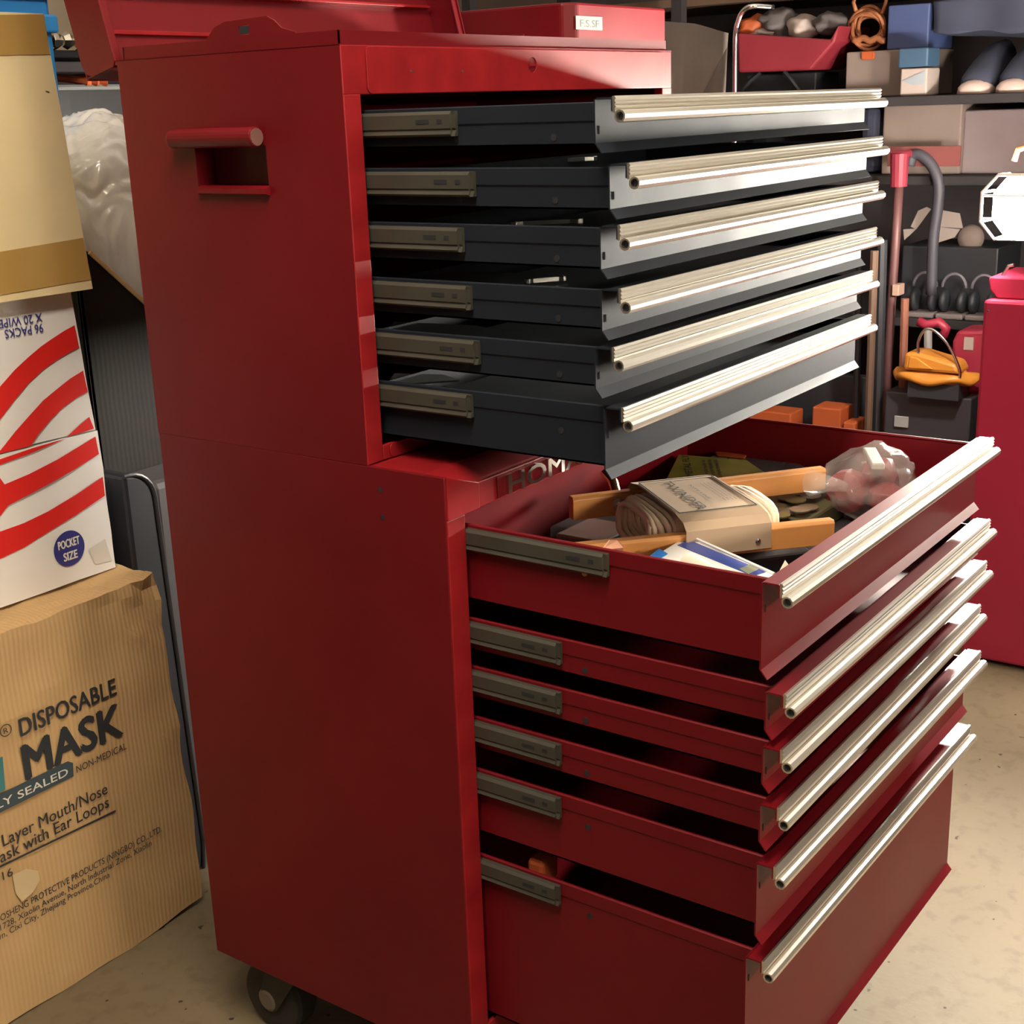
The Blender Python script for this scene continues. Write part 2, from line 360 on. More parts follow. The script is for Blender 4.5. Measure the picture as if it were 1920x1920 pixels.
def drawer(parent, y, z, zb, q, xl, xr, ydepth, lip, m, slide_y, sz=None, hole=None, din=.011, label=None):
    """one pulled-out drawer. y,z: front face plane and top; zb: tip of the bottom kick; q: how much the right end leans"""
    def W_(p): return Vector((p.x, p.y+q*(p.x-xl)/(xr-xl), p.z))
    sl = xl+.020; sr = xr-.020; th = .0018; zt = z-.0035 if sz is None else sz; zf = zb+.006
    g = MB()
    # front sheet: kick, face, forward lip, lip return
    kick = .0068
    pr = [(y-kick, zb), (y, zb+.0085), (y, z-.002), (y-.002, z), (y-lip+.001, z), (y-lip, z-.001), (y-lip, z-.012),
          (y-lip+.0012, z-.012), (y-lip+.0012, z-.0016), (y-.003, z-.0016), (y+.0016, z-.0016), (y+.0016, zb+.0085), (y-kick+.001, zb-.0006)]
    n = len(pr)
    g.add([(xl, a, b) for a, b in pr]+[(xr, a, b) for a, b in pr], [(i, (i+1) % n, n+(i+1) % n, n+i) for i in range(n)])
    quads = [(0, 1, 11, 12), (1, 2, 10, 11), (2, 3, 9, 10), (3, 4, 8, 9), (4, 5, 6, 7, 8)]
    for k in (0, n): g.f += [tuple(len(g.v)-2*n+k+i for i in qd) for qd in quads]
    # sides with a rolled top bead, back, bottom
    for s, x in ((1, sl), (-1, sr)):
        g.prism([(x, zf), (x, zt-.018), (x-s*.0012, zt-.016), (x-s*.0012, zt-.001), (x, zt), (x+s*.002, zt), (x+s*.003, zt-.002), (x+s*.0016, zt-.004), (x+s*.0016, zf)], 1, y+.0015, y+ydepth)
    g.box((sl, y+ydepth-th, zf), (sr, y+ydepth, zt-.006)); g.box((sl, y+.0015, zf), (sr, y+ydepth, zf+th))
    d = g.warp(W_).build('drawer', m, parent, label=label)
    # pull
    h = MB(); hp = handle_profile(y-lip, z); h.prism(hp, 0, xl+.0005, xr-.0005)
    ty, tz = y-lip-.0070, z-.0162
    tp = tube_profile(ty, tz, .0056, .0040); k = len(tp)//2
    h.add([(xl+.001, a, b) for a, b in tp]+[(xr-.001, a, b) for a, b in tp],
          [(i, (i+1) % k, 2*k+(i+1) % k, 2*k+i) for i in range(k)]+[(k+i, k+(i+1) % k, 3*k+(i+1) % k, 3*k+i) for i in range(k)]
          + [(i, (i+1) % k, k+(i+1) % k, k+i) for i in range(k)]+[(2*k+i, 2*k+(i+1) % k, 3*k+(i+1) % k, 3*k+i) for i in range(k)])
    h.warp(W_).build('pull_handle', ALU, d)
    pl = MB().add([(xl+.006, a, b) for a, b in tp[k:]]+[(xr-.006, a, b) for a, b in tp[k:]], [tuple(range(k)), tuple(range(k, 2*k))])
    pl.v = pl.v[:k]; pl.f = pl.f[:1]; pl.warp(W_).build('pull_bore', DARK, d)
    # slides, left and right
    for s, x in ((1, xl+.011), (-1, xr-.011)):
        zs = zt-.0035; x2 = sl-s*.0015 if s > 0 else sr+.0015
        y0 = slide_y; y1 = y+ydepth+.03
        gg = MB()
        prf = [(x, zs-.003), (x+s*.0025, zs), (x2, zs), (x2, zs-.0235), (x+s*.0015, zs-.0235), (x-s*.0005, zs-.0215), (x+s*.0015, zs-.0175), (x, zs-.016)]
        gg.prism(prf, 1, y0+.004, y1)
        gg.prism([(a, b) if j not in (0, 7, 6, 5) else (a+s*.003, b) for j, (a, b) in enumerate(prf)], 1, y0, y0+.0041)
        so = gg.build('drawer_slide', SLIDE, d)
        if s > 0:
            MB().box((x-.0004, y0+.030, zs-.0115), (x+.001, y0+.046, zs-.0075)).build('slot', DARK, d)
            MB().box((x-.0004, y0+.014, zs-.0115), (x+.001, y0+.020, zs-.0075)).build('slot', DARK, d)
    if hole:
        for hy in hole:
            MB().lathe((sl, hy, zt-.030), [(.0033, -.0006), (.0033, .0004)], 12, 0).build('rivet_hole', COPPER if parent is rc and z > .7 else DARK, d)
    MB().box((xl+.0060, y-.0006, z-.031), (xl+.0072, y+.0002, z-.024)).build('slit', DARK, d)
    return d

RD = [('R1', -.3442, .7812, .687, -.0004, -.172), ('R2', -.3502, .6753, .628, .0027, -.114), ('R3', -.3483, .6193, .5725, .0014, -.112),
      ('R4', -.3466, .5591, .511, .0036, -.110), ('R5', -.3444, .4957, .407, -.0029, -.108), ('R6', -.3346, .3877, .1669, -.0062, -.104)]
for n, y, z, zb, q, sy in RD:
    drawer(rc, y, z, zb, q, .020, W-.020, .40, .0166, RED, sy, hole=[-.14] if n != 'R1' else [-.142])

# ================================================================== TOP CHEST
tc = thing('tool_chest', (.33, .27, ZR1), 'upper red steel tool chest with open lid and six pulled-out grey drawers', 'tool chest')
hy0, hy1, hz0, hz1 = .214, .322, 1.125, 1.167
MB().holed([(YC, ZR1), (DB, ZR1), (DB, ZC1), (YC, ZC1)], [[(hy0, hz0), (hy1, hz0), (hy1, hz1), (hy0, hz1)]], 0, 0, .0025).build('side_panel', RED, tc)
MB().box((W-.0025, YC, ZR1), (W, DB, ZC1)).build('side_panel', RED, tc, bevel=.001)
MB().box((.0025, DB-.003, ZR1), (W-.0025, DB, ZC1)).build('back_panel', RED, tc)
MB().box((.0025, YC+.002, ZR1+.0005), (W-.0025, DB-.003, ZR1+.004)).build('bottom_panel', RED, tc)
# grip recess behind the left handle
g = MB(); t_ = .0015; dx = .028
g.box((dx, hy0-t_, hz0-t_), (dx+t_, hy1+t_, hz1+t_)); g.box((.0026, hy0-t_, hz0-t_), (dx, hy1+t_, hz0)); g.box((.0026, hy0-t_, hz1), (dx, hy1+t_, hz1+t_))
g.box((.0026, hy0-t_, hz0), (dx, hy0, hz1)); g.box((.0026, hy1, hz0), (dx, hy1+t_, hz1)); g.build('grip_recess', RED, tc)
MB().prism([(0, hz0+.001), (-.006, hz0-.002), (-.0065, hz0-.007), (-.001, hz0-.009), (0, hz0-.006)], 1, hy0-.001, hy1-.004).build('grip_sill', RED, tc)
cg = []
for i in range(13):
    a = math.radians(-60+i*20*1.0); cg.append((-.0125+.0098*math.cos(a), 1.1755+.0098*math.sin(a)))
gr = MB().lathe((-.0105, .279, 1.1755), [(.0095, -.063), (.0102, -.061), (.0102, .063), (.0085, .066)], 20, 1).build('carry_grip', RED, tc, smooth=False)
MB().lathe((-.0105, .2155, 1.1755), [(.0088, -.0008), (.0088, .001)], 20, 1).build('grip_end_cap', mat('worn_grip_end', (.20, .10, .085), .4, .3), gr)
MB().box((-.003, .222, 1.181), (.0, .338, 1.187)).build('grip_strap', RED, gr)
# front frame of the chest
CS = .026; ZCT = 1.2135; ZCB = .854
for a, b in ((.0003, CS), (W-CS, W-.0003)):
    MB().box((a, YC-.001, ZR1), (b, YC+.012, ZCT)).build('front_stile', REDW, tc, bevel=.0012)
MB().box((.0003, YC-.0008, ZCT-.0005), (W-.0003, YC+.004, ZC1)).build('front_rail', REDW, tc, bevel=.0012)
def rr(x0, z0, x1, z1, r, n=4):
    o = []
    for cx_, cz_, a0 in ((x1-r, z0+r, -90), (x1-r, z1-r, 0), (x0+r, z1-r, 90), (x0+r, z0+r, 180)):
        for i in range(n+1):
            a = math.radians(a0+90*i/n); o.append((cx_+r*math.cos(a), cz_+r*math.sin(a)))
    return o
lk = PY(995, 122, YC)
lock = [(lk.x+.0085*math.cos(a*math.pi/10), lk.z+.0085*math.sin(a*math.pi/10)) for a in range(20)]
MB().holed(rr(.036, ZCT, W-.024, ZC1-.0015, .006), [lock], 1, YC-.0026, YC-.0009).build('rail_plate', REDW, tc, bevel=.0006)
MB().lathe((lk.x, YC-.0012, lk.z), [(.0083, -.0004), (.0083, .0004)], 18, 1).build('lock_plug', RED, tc)
MB().box((lk.x-.0065, YC-.0030, lk.z-.0012), (lk.x+.0065, YC-.0018, lk.z+.0012)).build('lock_bar', REDW, tc)
for u, v in ((772, 134), (867, 134)):
    s_ = PY(u, v, YC-.0026); MB().lathe((s_.x, YC-.0028, s_.z), [(.0016, -.0004), (.0016, .0004)], 10, 1).build('rivet', CHROME, tc)
MB().box((CS, YC-.001, ZR1), (W-CS, YC+.004, ZCB)).build('front_rail', REDW, tc, bevel=.0012)
MB().prism(rr(.036, ZR1+.0005, W-.036, ZCB, .006), 1, YC-.0026, YC-.0009).build('rail_plate', REDW, tc, bevel=.0006)
# raised inner rim round the open top
g = MB()
g.box((.005, YC+.004, ZC1-.012), (.0065, DB-.006, ZC1+.0135)); g.box((W-.0065, YC+.004, ZC1-.012), (W-.005, DB-.006, ZC1+.0135))
g.box((.005, YC+.004, ZC1-.012), (W-.005, YC+.0055, ZC1+.0135)); g.box((.005, DB-.0075, ZC1-.012), (W-.005, DB-.006, ZC1+.0135))
g.build('top_rim', RED, tc)
g = MB(); g.box((0, YC-.0005, ZC1-.001), (.0065, DB, ZC1+.0005)); g.box((W-.0065, YC-.0005, ZC1-.001), (W, DB, ZC1+.0005)); g.box((.006, YC-.0005, ZC1-.001), (W-.006, YC+.006, ZC1+.0005))
g.build('top_ledge', RED, tc)
# till tray floor inside so that the top is closed below the rim
MB().box((.003, YC+.005, 1.216), (W-.003, DB-.004, 1.218)).build('till_floor', DARK, tc)
# lid stay plate with a square hole
pl = [(.300, 1.268), (.294, 1.277), (.283, 1.286), (.268, 1.2905), (.206, 1.2925), (.196, 1.288), (.186, 1.280), (.168, 1.2755), (.166, 1.268)]
MB().holed(pl, [[(.247, 1.2765), (.247, 1.2850), (.232, 1.2860), (.232, 1.2765)]], 0, .008, .0098).build('lid_stay_plate', RED, tc)
MB().box((.0083, .2325, 1.2770), (.0095, .2465, 1.2848)).build('stay_hole', DARK, tc)
# lid, leaning back 14 degrees about its rear hinge
LA = math.radians(14); LH = Vector((0, .437, 1.254))
LM = Matrix(((1, 0, 0), (0, math.sin(LA), math.cos(LA)), (0, math.cos(LA), -math.sin(LA)))).to_4x4(); LM.translation = LH
g = MB(); TL = .056; SL = .335
g.box((.002, 0, TL-.0015), (W-.002, SL, TL))
for x in (0.0, W-.0018):
    g.prism([(.006, 0), (SL, 0), (SL, TL-.004), (SL-.006, TL), (.016, TL), (.006, TL-.004), (.001, TL-.014), (.001, .004)], 0, x, x+.0018)
g.box((.001, SL-.0015, 0), (W-.001, SL, TL)); g.box((.001, .001, .02), (W-.001, .0025, TL-.004))
lid = g.xf(LM).build('lid', RED, tc)
def lidbox(a, b, name, m=RED):
    return MB().box(a, b).xf(LM).build(name, m, lid, bevel=.0008)
lidbox((.004, .052, TL-.006), (W-.004, .057, TL-.0012), 'lid_rib', REDW)
lidbox((.004, .016, TL-.0045), (W-.004, .0185, TL-.0012), 'lid_seam')
lidbox((.010, .100, TL-.012), (W-.010, .104, TL-.0012), 'lid_rib', REDW)
lidbox((W-.0125, .0, .002), (W-.002, SL-.01, .0045), 'lid_flange')
lidbox((.002, .006, .0003), (.0115, SL-.01, .0020), 'lid_flange')
MB().lathe((.33, .437, 1.2575), [(.0035, -.31), (.0035, .31)], 10, 0).build('hinge', RED, tc)

CD = [('C1', -.1755, 1.2016, 1.1545, -.0043, -.0085), ('C2', -.1896, 1.1449, 1.0975, .005, -.0275), ('C3', -.1793, 1.0914, 1.044, -.0025, -.0105),
      ('C4', -.1795, 1.0348, .988, -.0026, -.0175), ('C5', -.1716, .9807, .933, -.0075, -.0245), ('C6', -.1808, .9249, .8559, .0016, -.0125)]
for n, y, z, zb, q, sy in CD:
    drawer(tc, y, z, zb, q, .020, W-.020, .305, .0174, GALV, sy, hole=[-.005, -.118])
# ================================================================== BOX STACK ON THE LEFT
F1 = .688
mb = thing('mask_carton', (-.06, .87, 0), 'crumpled brown cardboard carton printed disposable mask, bottom of the stack', 'cardboard box')
g = grid_box((-.36, F1, 0), (.192, 1.06, .560), 26, .006, 9., 3)
def dent(p):
    # crushed upper right corner, sagging lid, creased edge
    d = max(0, 1-((Vector((p.x, p.z))-Vector((.19, .56))).length)/.16)
    p = Vector(p)
    if p.y < F1+.02 and d > 0: p.y += .012*d*abs(math.sin(p.x*190+math.sin(p.z*40)*1.4))*(.4+d)
    if p.z > .54: p.z -= .007*abs(noise.noise(Vector((p.x*22, p.y*30, 1))))
    if p.x > .18: p.x -= .010*max(0, p.z-.15)/.4*1.2 - .004*noise.noise(Vector((p.y*9, p.z*9, 5)))
    if p.z < .02 and p.x > .1 and p.y < F1+.05: p.z += .010*max(0, (p.x-.1)/.09)
    return p
g.warp(dent).build('carton_body', CARD, mb)
OFF = (0, -.0012, 0)
def fy(u, v, y=F1): return PY(u, v, y)+Vector(OFF)
def ptext(txt, bl, br, caph_px, m, bold=0., y=F1, parent=None, name='printed_text'):
    """bl, br: photo pixels of the baseline ends, caph in photo pixels"""
    a = fy(*bl, y); b = fy(*br, y); zt = fy(bl[0], bl[1]-caph_px, y).z-a.z
    return text_on(name, txt, (a.x, a.y, (a.z+b.z)/2), (1, 0, 0), (0, 0, 1), b.x-a.x, zt, m, parent or mb, bold)
ptext('DISPOSABLE', (38, 1379), (218, 1303), 36, INK, .018)
ptext('MASK', (49, 1459), (229, 1378), 70, INK, .035)
ptext('NON-MEDICAL', (143, 1447), (237, 1405), 14, INK, .0)
q = [(-30, 1538), (137, 1455), (136, 1430), (126, 1427), (-30, 1502)]
print_poly('printed_bar', [fy(*k) for k in q], mat('printed_slate', (.05, .075, .09), .6), mb, (0, 0, 0))
OFF = (0, -.0020, 0)
ptext('LY SEALED', (-8, 1513), (127, 1456), 16, PWHITE, .01)
OFF = (0, -.0012, 0)
print_poly('printed_graphic', [fy(*k) for k in [(-60, 1445), (4, 1418), (9, 1480), (-60, 1512)]], TEAL, mb, (0, 0, 0))
c_ = fy(10, 1369)
ring = MB(); n = 20
ring.add([c_+Vector((r*math.cos(2*math.pi*i/n), 0, r*math.sin(2*math.pi*i/n))) for r in (.0088, .0075) for i in range(n)],
         [(i, (i+1) % n, n+(i+1) % n, n+i) for i in range(n)]); ring.build('printed_ring', INK, mb)
text_on('printed_text', 'R', c_+Vector((-.0035, 0, -.004)), (1, 0, 0), (0, 0, 1), .007, .008, INK, mb)
ptext('3 Layer Mouth/Nose', (-18, 1592), (202, 1493), 25, INK, .006)
ptext('Mask with Ear Loops', (-22, 1620), (205, 1520), 25, INK, .006)
print_poly('printed_rule', [fy(*k) for k in [(-60, 1655), (216, 1522), (216, 1518), (-60, 1651)]], INK, mb, (0, 0, 0))
ptext('016', (-12, 1658), (24, 1641), 17, INK, .0)
ptext('OSHENG PROTECTIVE PRODUCTS (NINGBO) CO., LTD.', (0, 1722), (303, 1563), 14, INK, .004)
ptext('No. 1728, Xiaolin Avenue, North Industrial Zone, Xiaolin', (-30, 1755), (284, 1590), 13, INK, .003)
ptext('Town, Cixi City, Zhejiang Province,China', (-26, 1768), (206, 1650), 13, INK, .003)
# torn patch in the print
tp = [fy(*k) for k in [(22, 1640), (48, 1628), (70, 1632), (73, 1650), (60, 1672), (40, 1690), (28, 1675)]]
print_poly('torn_patch', tp, mat('torn_paper', (.60, .45, .26), .8), mb, (0, -.0008, 0))

F2 = .765
def z2(u, v): return PY(u, v, F2)
wl = thing('wipes_carton', (-.06, .93, .562), 'white wipes carton with red stripes and blue pocket size dot', 'cardboard box')
zb_, zm_, zt_ = .5605, PY(175, 806, F2).z, PY(132, 545, F2).z
XR = .163
g = grid_box((-.30, F2, zb_), (XR, 1.09, zm_-.0015), 14, .003, 8., 11); g.build('carton_body', WHITE, wl)
wu = thing('wipes_carton', (-.06, .93, zm_), 'upside-down white wipes carton with red stripes, under the tan box', 'cardboard box')
XR2 = PY(132, 545, F2).x
g = grid_box((-.30, F2, zm_-.0005), (.158, 1.09, zt_), 14, .003, 8., 12)
g.warp(lambda p: (p.x-.010*max(0, (p.z-zm_)/(zt_-zm_)) if p.x > .1 else p.x, p.y, p.z)).build('carton_body', WHITE, wu)
def zz(x, y): return (x/2.824, 520+y/2.824)
def stripe(pts, parent, m=PRED, name='printed_stripe', off=-.0012):
    P = [PY(*zz(*p), F2) for p in pts]
    for p in P: p.x = min(p.x, (XR if parent is wl else .1575-.010*max(0, (p.z-zm_)/(zt_-zm_)))-.0008)
    lim = (zm_-.002) if parent is wl else None
    for p in P:
        if lim: p.z = min(p.z, lim)
        else: p.z = max(p.z, zm_)
    return print_poly(name, P, m, parent, (0, off, 0))
stripe([(-110, 690), (0, 575), (75, 490), (150, 420), (215, 365), (280, 320), (335, 284), (392, 253), (416, 370), (360, 400), (300, 436), (225, 490), (150, 560), (75, 650), (0, 750), (-110, 900)], wu)
stripe([(-110, 1010), (0, 915), (75, 820), (150, 735), (225, 652), (300, 590), (370, 535), (437, 493), (462, 606), (400, 640), (330, 690), (265, 755), (200, 832), (162, 890), (60, 925), (-110, 985)], wu)
stripe([(350, 845), (420, 780), (470, 738), (495, 800), (420, 826)], wu)
stripe([(-110, 1000), (0, 962), (165, 905), (345, 848), (250, 893), (150, 935), (0, 992), (-110, 1040)], wl)
stripe([(-60, 1000), (0, 1065), (22, 1096), (150, 1042), (300, 965), (400, 905), (503, 842), (521, 935), (410, 1006), (300, 1070), (170, 1140), (40, 1208), (0, 1262), (-60, 1300)], wl)
stripe([(-110, 1385), (0, 1345), (125, 1300), (250, 1240), (400, 1150), (541, 1055), (553, 1155), (400, 1258), (250, 1350), (125, 1430), (0, 1490), (-110, 1530)], wl)
cc = z2(129, 1028); rx = .0262
print_poly('printed_dot', [cc+Vector((rx*math.cos(i*math.pi/18), 0, rx*1.0*math.sin(i*math.pi/18))) for i in range(36)], NAVY, wl, (0, -.0012, 0))
for t, dz, wd in (('POCKET', .0025, .036), ('SIZE', -.0165, .023)):
    text_on('printed_text', t, cc+Vector((-wd/2, -.0019, dz)), (1, 0, 0), (0, 0, 1), wd, .0125, PWHITE, wl, .03)
for t, a, b, h in (('96 PACKS', (220, 232), (22, 292), 26), ('X 20 WIPES', (216, 178), (-34, 240), 27)):
    A = PY(*zz(*a), F2); B = PY(*zz(*b), F2)
    text_on('printed_text', t, (A.x, F2-.0012, (A.z+B.z)/2), (-1, 0, 0), (0, 0, -1), A.x-B.x, .0122, NAVY, wu, .012)
for parent, pts in ((wl, [(470, 1440), (555, 1385), (590, 1500), (505, 1520)]),):
    stripe(pts, parent, mat('clear_tape', (.66, .62, .56), .2), 'tape_patch', -.0009)

F3 = .745
tb = thing('tan_carton', (-.06, .92, zt_+.002), 'tan taped cardboard box topmost of the left stack', 'cardboard box')
zt0 = zt_+.0008; zt1 = PY(82, 25, F3).z; xa = PY(172, 525, F3).x; xb = PY(82, 25, F3).x
g = grid_box((-.30, F3, zt0), (xa, 1.09, zt1), 8, .0015, 6., 21)
g.warp(lambda p: (p.x+(xb-xa)*(p.z-zt0)/(zt1-zt0) if p.x > 0 else p.x, p.y, p.z)).build('carton_body', CARDT, tb)
def f3(u, v): return PY(u, v, F3)+Vector((0, -.0008, 0))
def clipx(p):
    if p.x < -.05: p.x = -.2995
    lim = xa+(xb-xa)*(p.z-zt0)/(zt1-zt0)-.0003; p.x = min(p.x, lim); return p
print_poly('tape_strip', [clipx(f3(*k)) for k in [(-95, 29), (82, 27), (93, 102), (-95, 106)]], TAPE, tb, (0, 0, 0))
print_poly('tape_strip', [clipx(f3(*k)) for k in [(-95, 488), (0, 472), (155, 446), (171, 524), (0, 553), (-95, 568)]], TAPE, tb, (0, 0, 0))
print_poly('printed_mark', [f3(*k) for k in [(85, 170), (92, 172), (92, 174), (85, 172)]], INK, tb, (0, 0, 0))

# open carton with a bagged white bundle behind the stack
oc = thing('open_carton', (.43, 1.0, 0), 'dark brown open carton standing behind the box stack', 'cardboard box')
e0 = PY(170, 475, .90); e1 = PY(275, 570, .90)
ztop = .955
g = MB()
X0, X1, Y0, Y1 = .26, .66, .90, 1.25
g.box((X0, Y0, 0), (X0+.006, Y1, ztop)); g.box((X1-.006, Y0, 0), (X1, Y1, ztop)); g.box((X0, Y1-.006, 0), (X1, Y1, ztop)); g.box((X0, Y0, .002), (X1, Y1, .008))
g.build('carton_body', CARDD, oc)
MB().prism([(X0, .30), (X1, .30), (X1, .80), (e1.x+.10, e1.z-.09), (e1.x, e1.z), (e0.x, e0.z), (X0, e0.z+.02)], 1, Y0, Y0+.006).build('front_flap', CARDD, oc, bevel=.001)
MB().tube([PY(168, 473, .897), PY(222, 522, .897), PY(278, 573, .897)], .0035, 6).build('torn_edge', CARD, oc)
bm = bmesh.new(); bmesh.ops.create_icosphere(bm, subdivisions=6, radius=1)
c0 = PY(190, 400, 1.06); vs = []
def ridge(p): return 1-abs(noise.noise(p))*2
for v in bm.verts:
    d = v.co.normalized(); az = math.atan2(d.y, d.x)
    low = max(0., min(1., (.25-d.z)*2.2)); wob = .35*noise.noise(d*3)
    up_ = ridge(Vector((d.x*2.2, d.y*2.2, d.z*9+wob*6)))+.5*ridge(Vector((d.x*4, d.y*4+3, d.z*19+wob*9)))
    dn = ridge(Vector((az*6+wob*5, d.z*2.0, 4)))+.5*ridge(Vector((az*13+wob*7, d.z*3.0, 8)))
    k = 1+.09*noise.noise(d*1.8+Vector((3, 0, 0)))+.042*(up_*(1-low)+dn*low*1.2)
    vs.append(c0+Vector((d.x*.142*k, d.y*.122*k, d.z*(.156 if d.z > 0 else .24)*k)))
bm.verts.index_update()
MB().add(vs, [tuple(v.index for v in f.verts) for f in bm.faces]).build('plastic_bag', BAG, smooth=True, label='stuffed white plastic bag sticking out of the open carton', cat='plastic bag'); bm.free()
MB().box((X0+.05, .92, .008), (X1-.05, 1.18, c0.z-.285)).build('packed_bundle', DENIM, label='dark bundle packed inside the open carton under the white bag', cat='bundle', bevel=.02)
# slim black case between carton and roller cabinet
YS = .768; xs0 = .1985; xs1 = PY(300, 1010, YS).x; zs1 = PY(235, 893, YS).z
sc = thing('padded_case', (.23, .83, 0), 'slim black padded case with piped edge standing beside the brown carton', 'case')
pr = []
rr_ = min(.045, (xs1-xs0)*.85)
for i in range(7):
    a = math.radians(90-15*i); pr.append((xs1-rr_+rr_*math.cos(a), zs1-rr_+rr_*math.sin(a)))
pr = [(xs0, zs1)]+pr+[(xs1+.018, .05), (xs1+.012, .0005), (xs0, .0005)]
MB().prism(pr, 1, YS, .895).build('case_body', mat('black_nylon', (.012, .012, .018), .6, 0, .2), sc, bevel=.006)
MB().tube([(a, YS, b) for a, b in pr[:-1]], .0035, 8).build('piping', mat('case_piping', (.035, .035, .042), .4), sc)
gc = thing('grey_case', (.34, .85, 0), 'plain grey case standing on end behind the black padded case', 'case')
xg0 = xs1+.022; zg = PY(300, 903, .80).z
MB().box((xg0, .80, 0), (xg0+.16, .898, zg)).build('case_body', mat('dim_grey_shell', (.085, .078, .085), .6), gc, bevel=.012)
MB().box((xg0+.05, .79, .30), (xg0+.11, .80, .33)).build('case_handle', BLK, gc, bevel=.004)

# back left: wire shelf with clear bin, straps, blue crates
ls = thing('wire_shelf', (.75, 1.75, 0), 'black metal shelf rack against the beige wall, left background', 'shelf')
MB().box((.35, 1.985, .1), (1.5, 2.0, 1.30)).build('back_board', SHELFM, ls)
for z in (.62, 1.00, 1.310): MB().box((.35, 1.5, z-.02), (1.5, 2.0, z)).build('shelf_board', SHELFM, ls, bevel=.003)
for x in (.35, 1.48):
    for y in (1.5, 1.98): MB().box((x, y, 0), (x+.02, y+.02, 1.9)).build('post', SHELFM, ls)
cb = thing('clear_bin', (1.0, 1.65, 1.0), 'clear plastic storage bin with orange straps on the wire shelf', 'storage bin')
a = PY(112, 165, 1.52); b = PY(262, 330, 1.52)
x0_, x1_ = a.x-.02, b.x+.1
MB().box((x0_, 1.52, 1.0005), (x1_, 1.524, a.z)).build('bin_wall', CLEAR, cb)
MB().box((x0_, 1.524, 1.0005), (x0_+.004, 1.85, a.z)).build('bin_wall', CLEAR, cb); MB().box((x1_-.004, 1.524, 1.0005), (x1_, 1.85, a.z)).build('bin_wall', CLEAR, cb)
MB().box((x0_, 1.85, 1.0005), (x1_, 1.854, a.z)).build('bin_wall', CLEAR, cb)
MB().tube([(x0_, 1.518, a.z), (x1_, 1.518, a.z)], .006, 6).build('bin_rim', mat('frosted_rim', (.16, .16, .16), .5, spec=.2), cb)
for i, (xo, dz, lb) in enumerate(((.06, .19, 'orange webbing strap coiled in the clear bin, nearest the blue crate'), (.14, .15, 'orange webbing strap coiled in the middle of the clear bin'), (.22, .20, 'orange webbing strap bundled at the cabinet end of the clear bin'))):
    pts = [(x0_+xo+.026*math.cos(k*.7)*(1+.2*math.sin(k)), 1.65+.05*math.sin(k*.7), 1.02+k*dz/22) for k in range(22)]
    MB().tube(pts, .010, 6).build('webbing_strap', CORDO if i % 2 else ORANGE, label=lb, cat='strap', group='straps in the clear bin')
# reddish brown tangle above the bin
for i in range(3):
    p0 = PY(128+i*26, 158, 1.56); pts = [p0+Vector((-.05+.012*k, .05*math.sin(k*.9+i), .008*math.sin(k*.8+i)+.008)) for k in range(11)]
    MB().tube(pts, .007, 6).build('orange_cable', ORANGE, label=['orange cable lying on the clear bin near the crate', 'orange cable lying across the middle of the clear bin', 'orange cable lying on the clear bin beside the open lid'][i], cat='cable', group='cables on the clear bin')
fo = PY(127, 75, 1.6)
g = MB()
for i in range(8): g.lathe((fo.x-.10+i*.028, 1.62, fo.z), [(.012+.008*(i % 2), -.012), (.018, 0), (.012, .012)], 8, 0)
g.build('foil_duct', mat('foil', (.85, .80, .72), .15, 1.), label='crinkled silver foil duct lying above the clear bin', cat='duct')
MB().box((.40, 1.56, 1.3105), (1.2, 1.9, fo.z-.0215)).build('black_case', mat('matt_black', (.010, .010, .011), .9, spec=.1), bevel=.01, label='flat black case under the foil duct on the rack', cat='case')
wp = PY(205, 132, 1.56)
# blue crate behind the tan box, on a tall carton
YB = 1.29; xr_ = PY(108, 120, YB).x; rim_z = PY(95, 62, YB).z; bzt = rim_z+.20
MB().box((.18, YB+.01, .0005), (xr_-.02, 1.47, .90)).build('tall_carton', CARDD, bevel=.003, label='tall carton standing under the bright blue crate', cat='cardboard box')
bc = thing('blue_crate', (.36, YB+.09, .90), 'bright blue plastic crate behind the tan box', 'crate')
MB().box((.15, YB, .9005), (xr_, 1.48, bzt)).build('crate_body', BLUE, bc, bevel=.01)
MB().box((.14, YB-.012, rim_z), (xr_+.004, 1.485, rim_z+.03)).build('crate_rim', BLUE, bc, bevel=.004)
MB().box((xr_-.13, YB-.010, rim_z+.055), (xr_+.014, YB, bzt+.02)).build('crate_latch', BLUE, bc, bevel=.004)
MB().box((xr_-.30, YB-.008, rim_z+.06), (xr_-.25, YB, rim_z+.12)).build('crate_rib', BLUE, bc, bevel=.003)

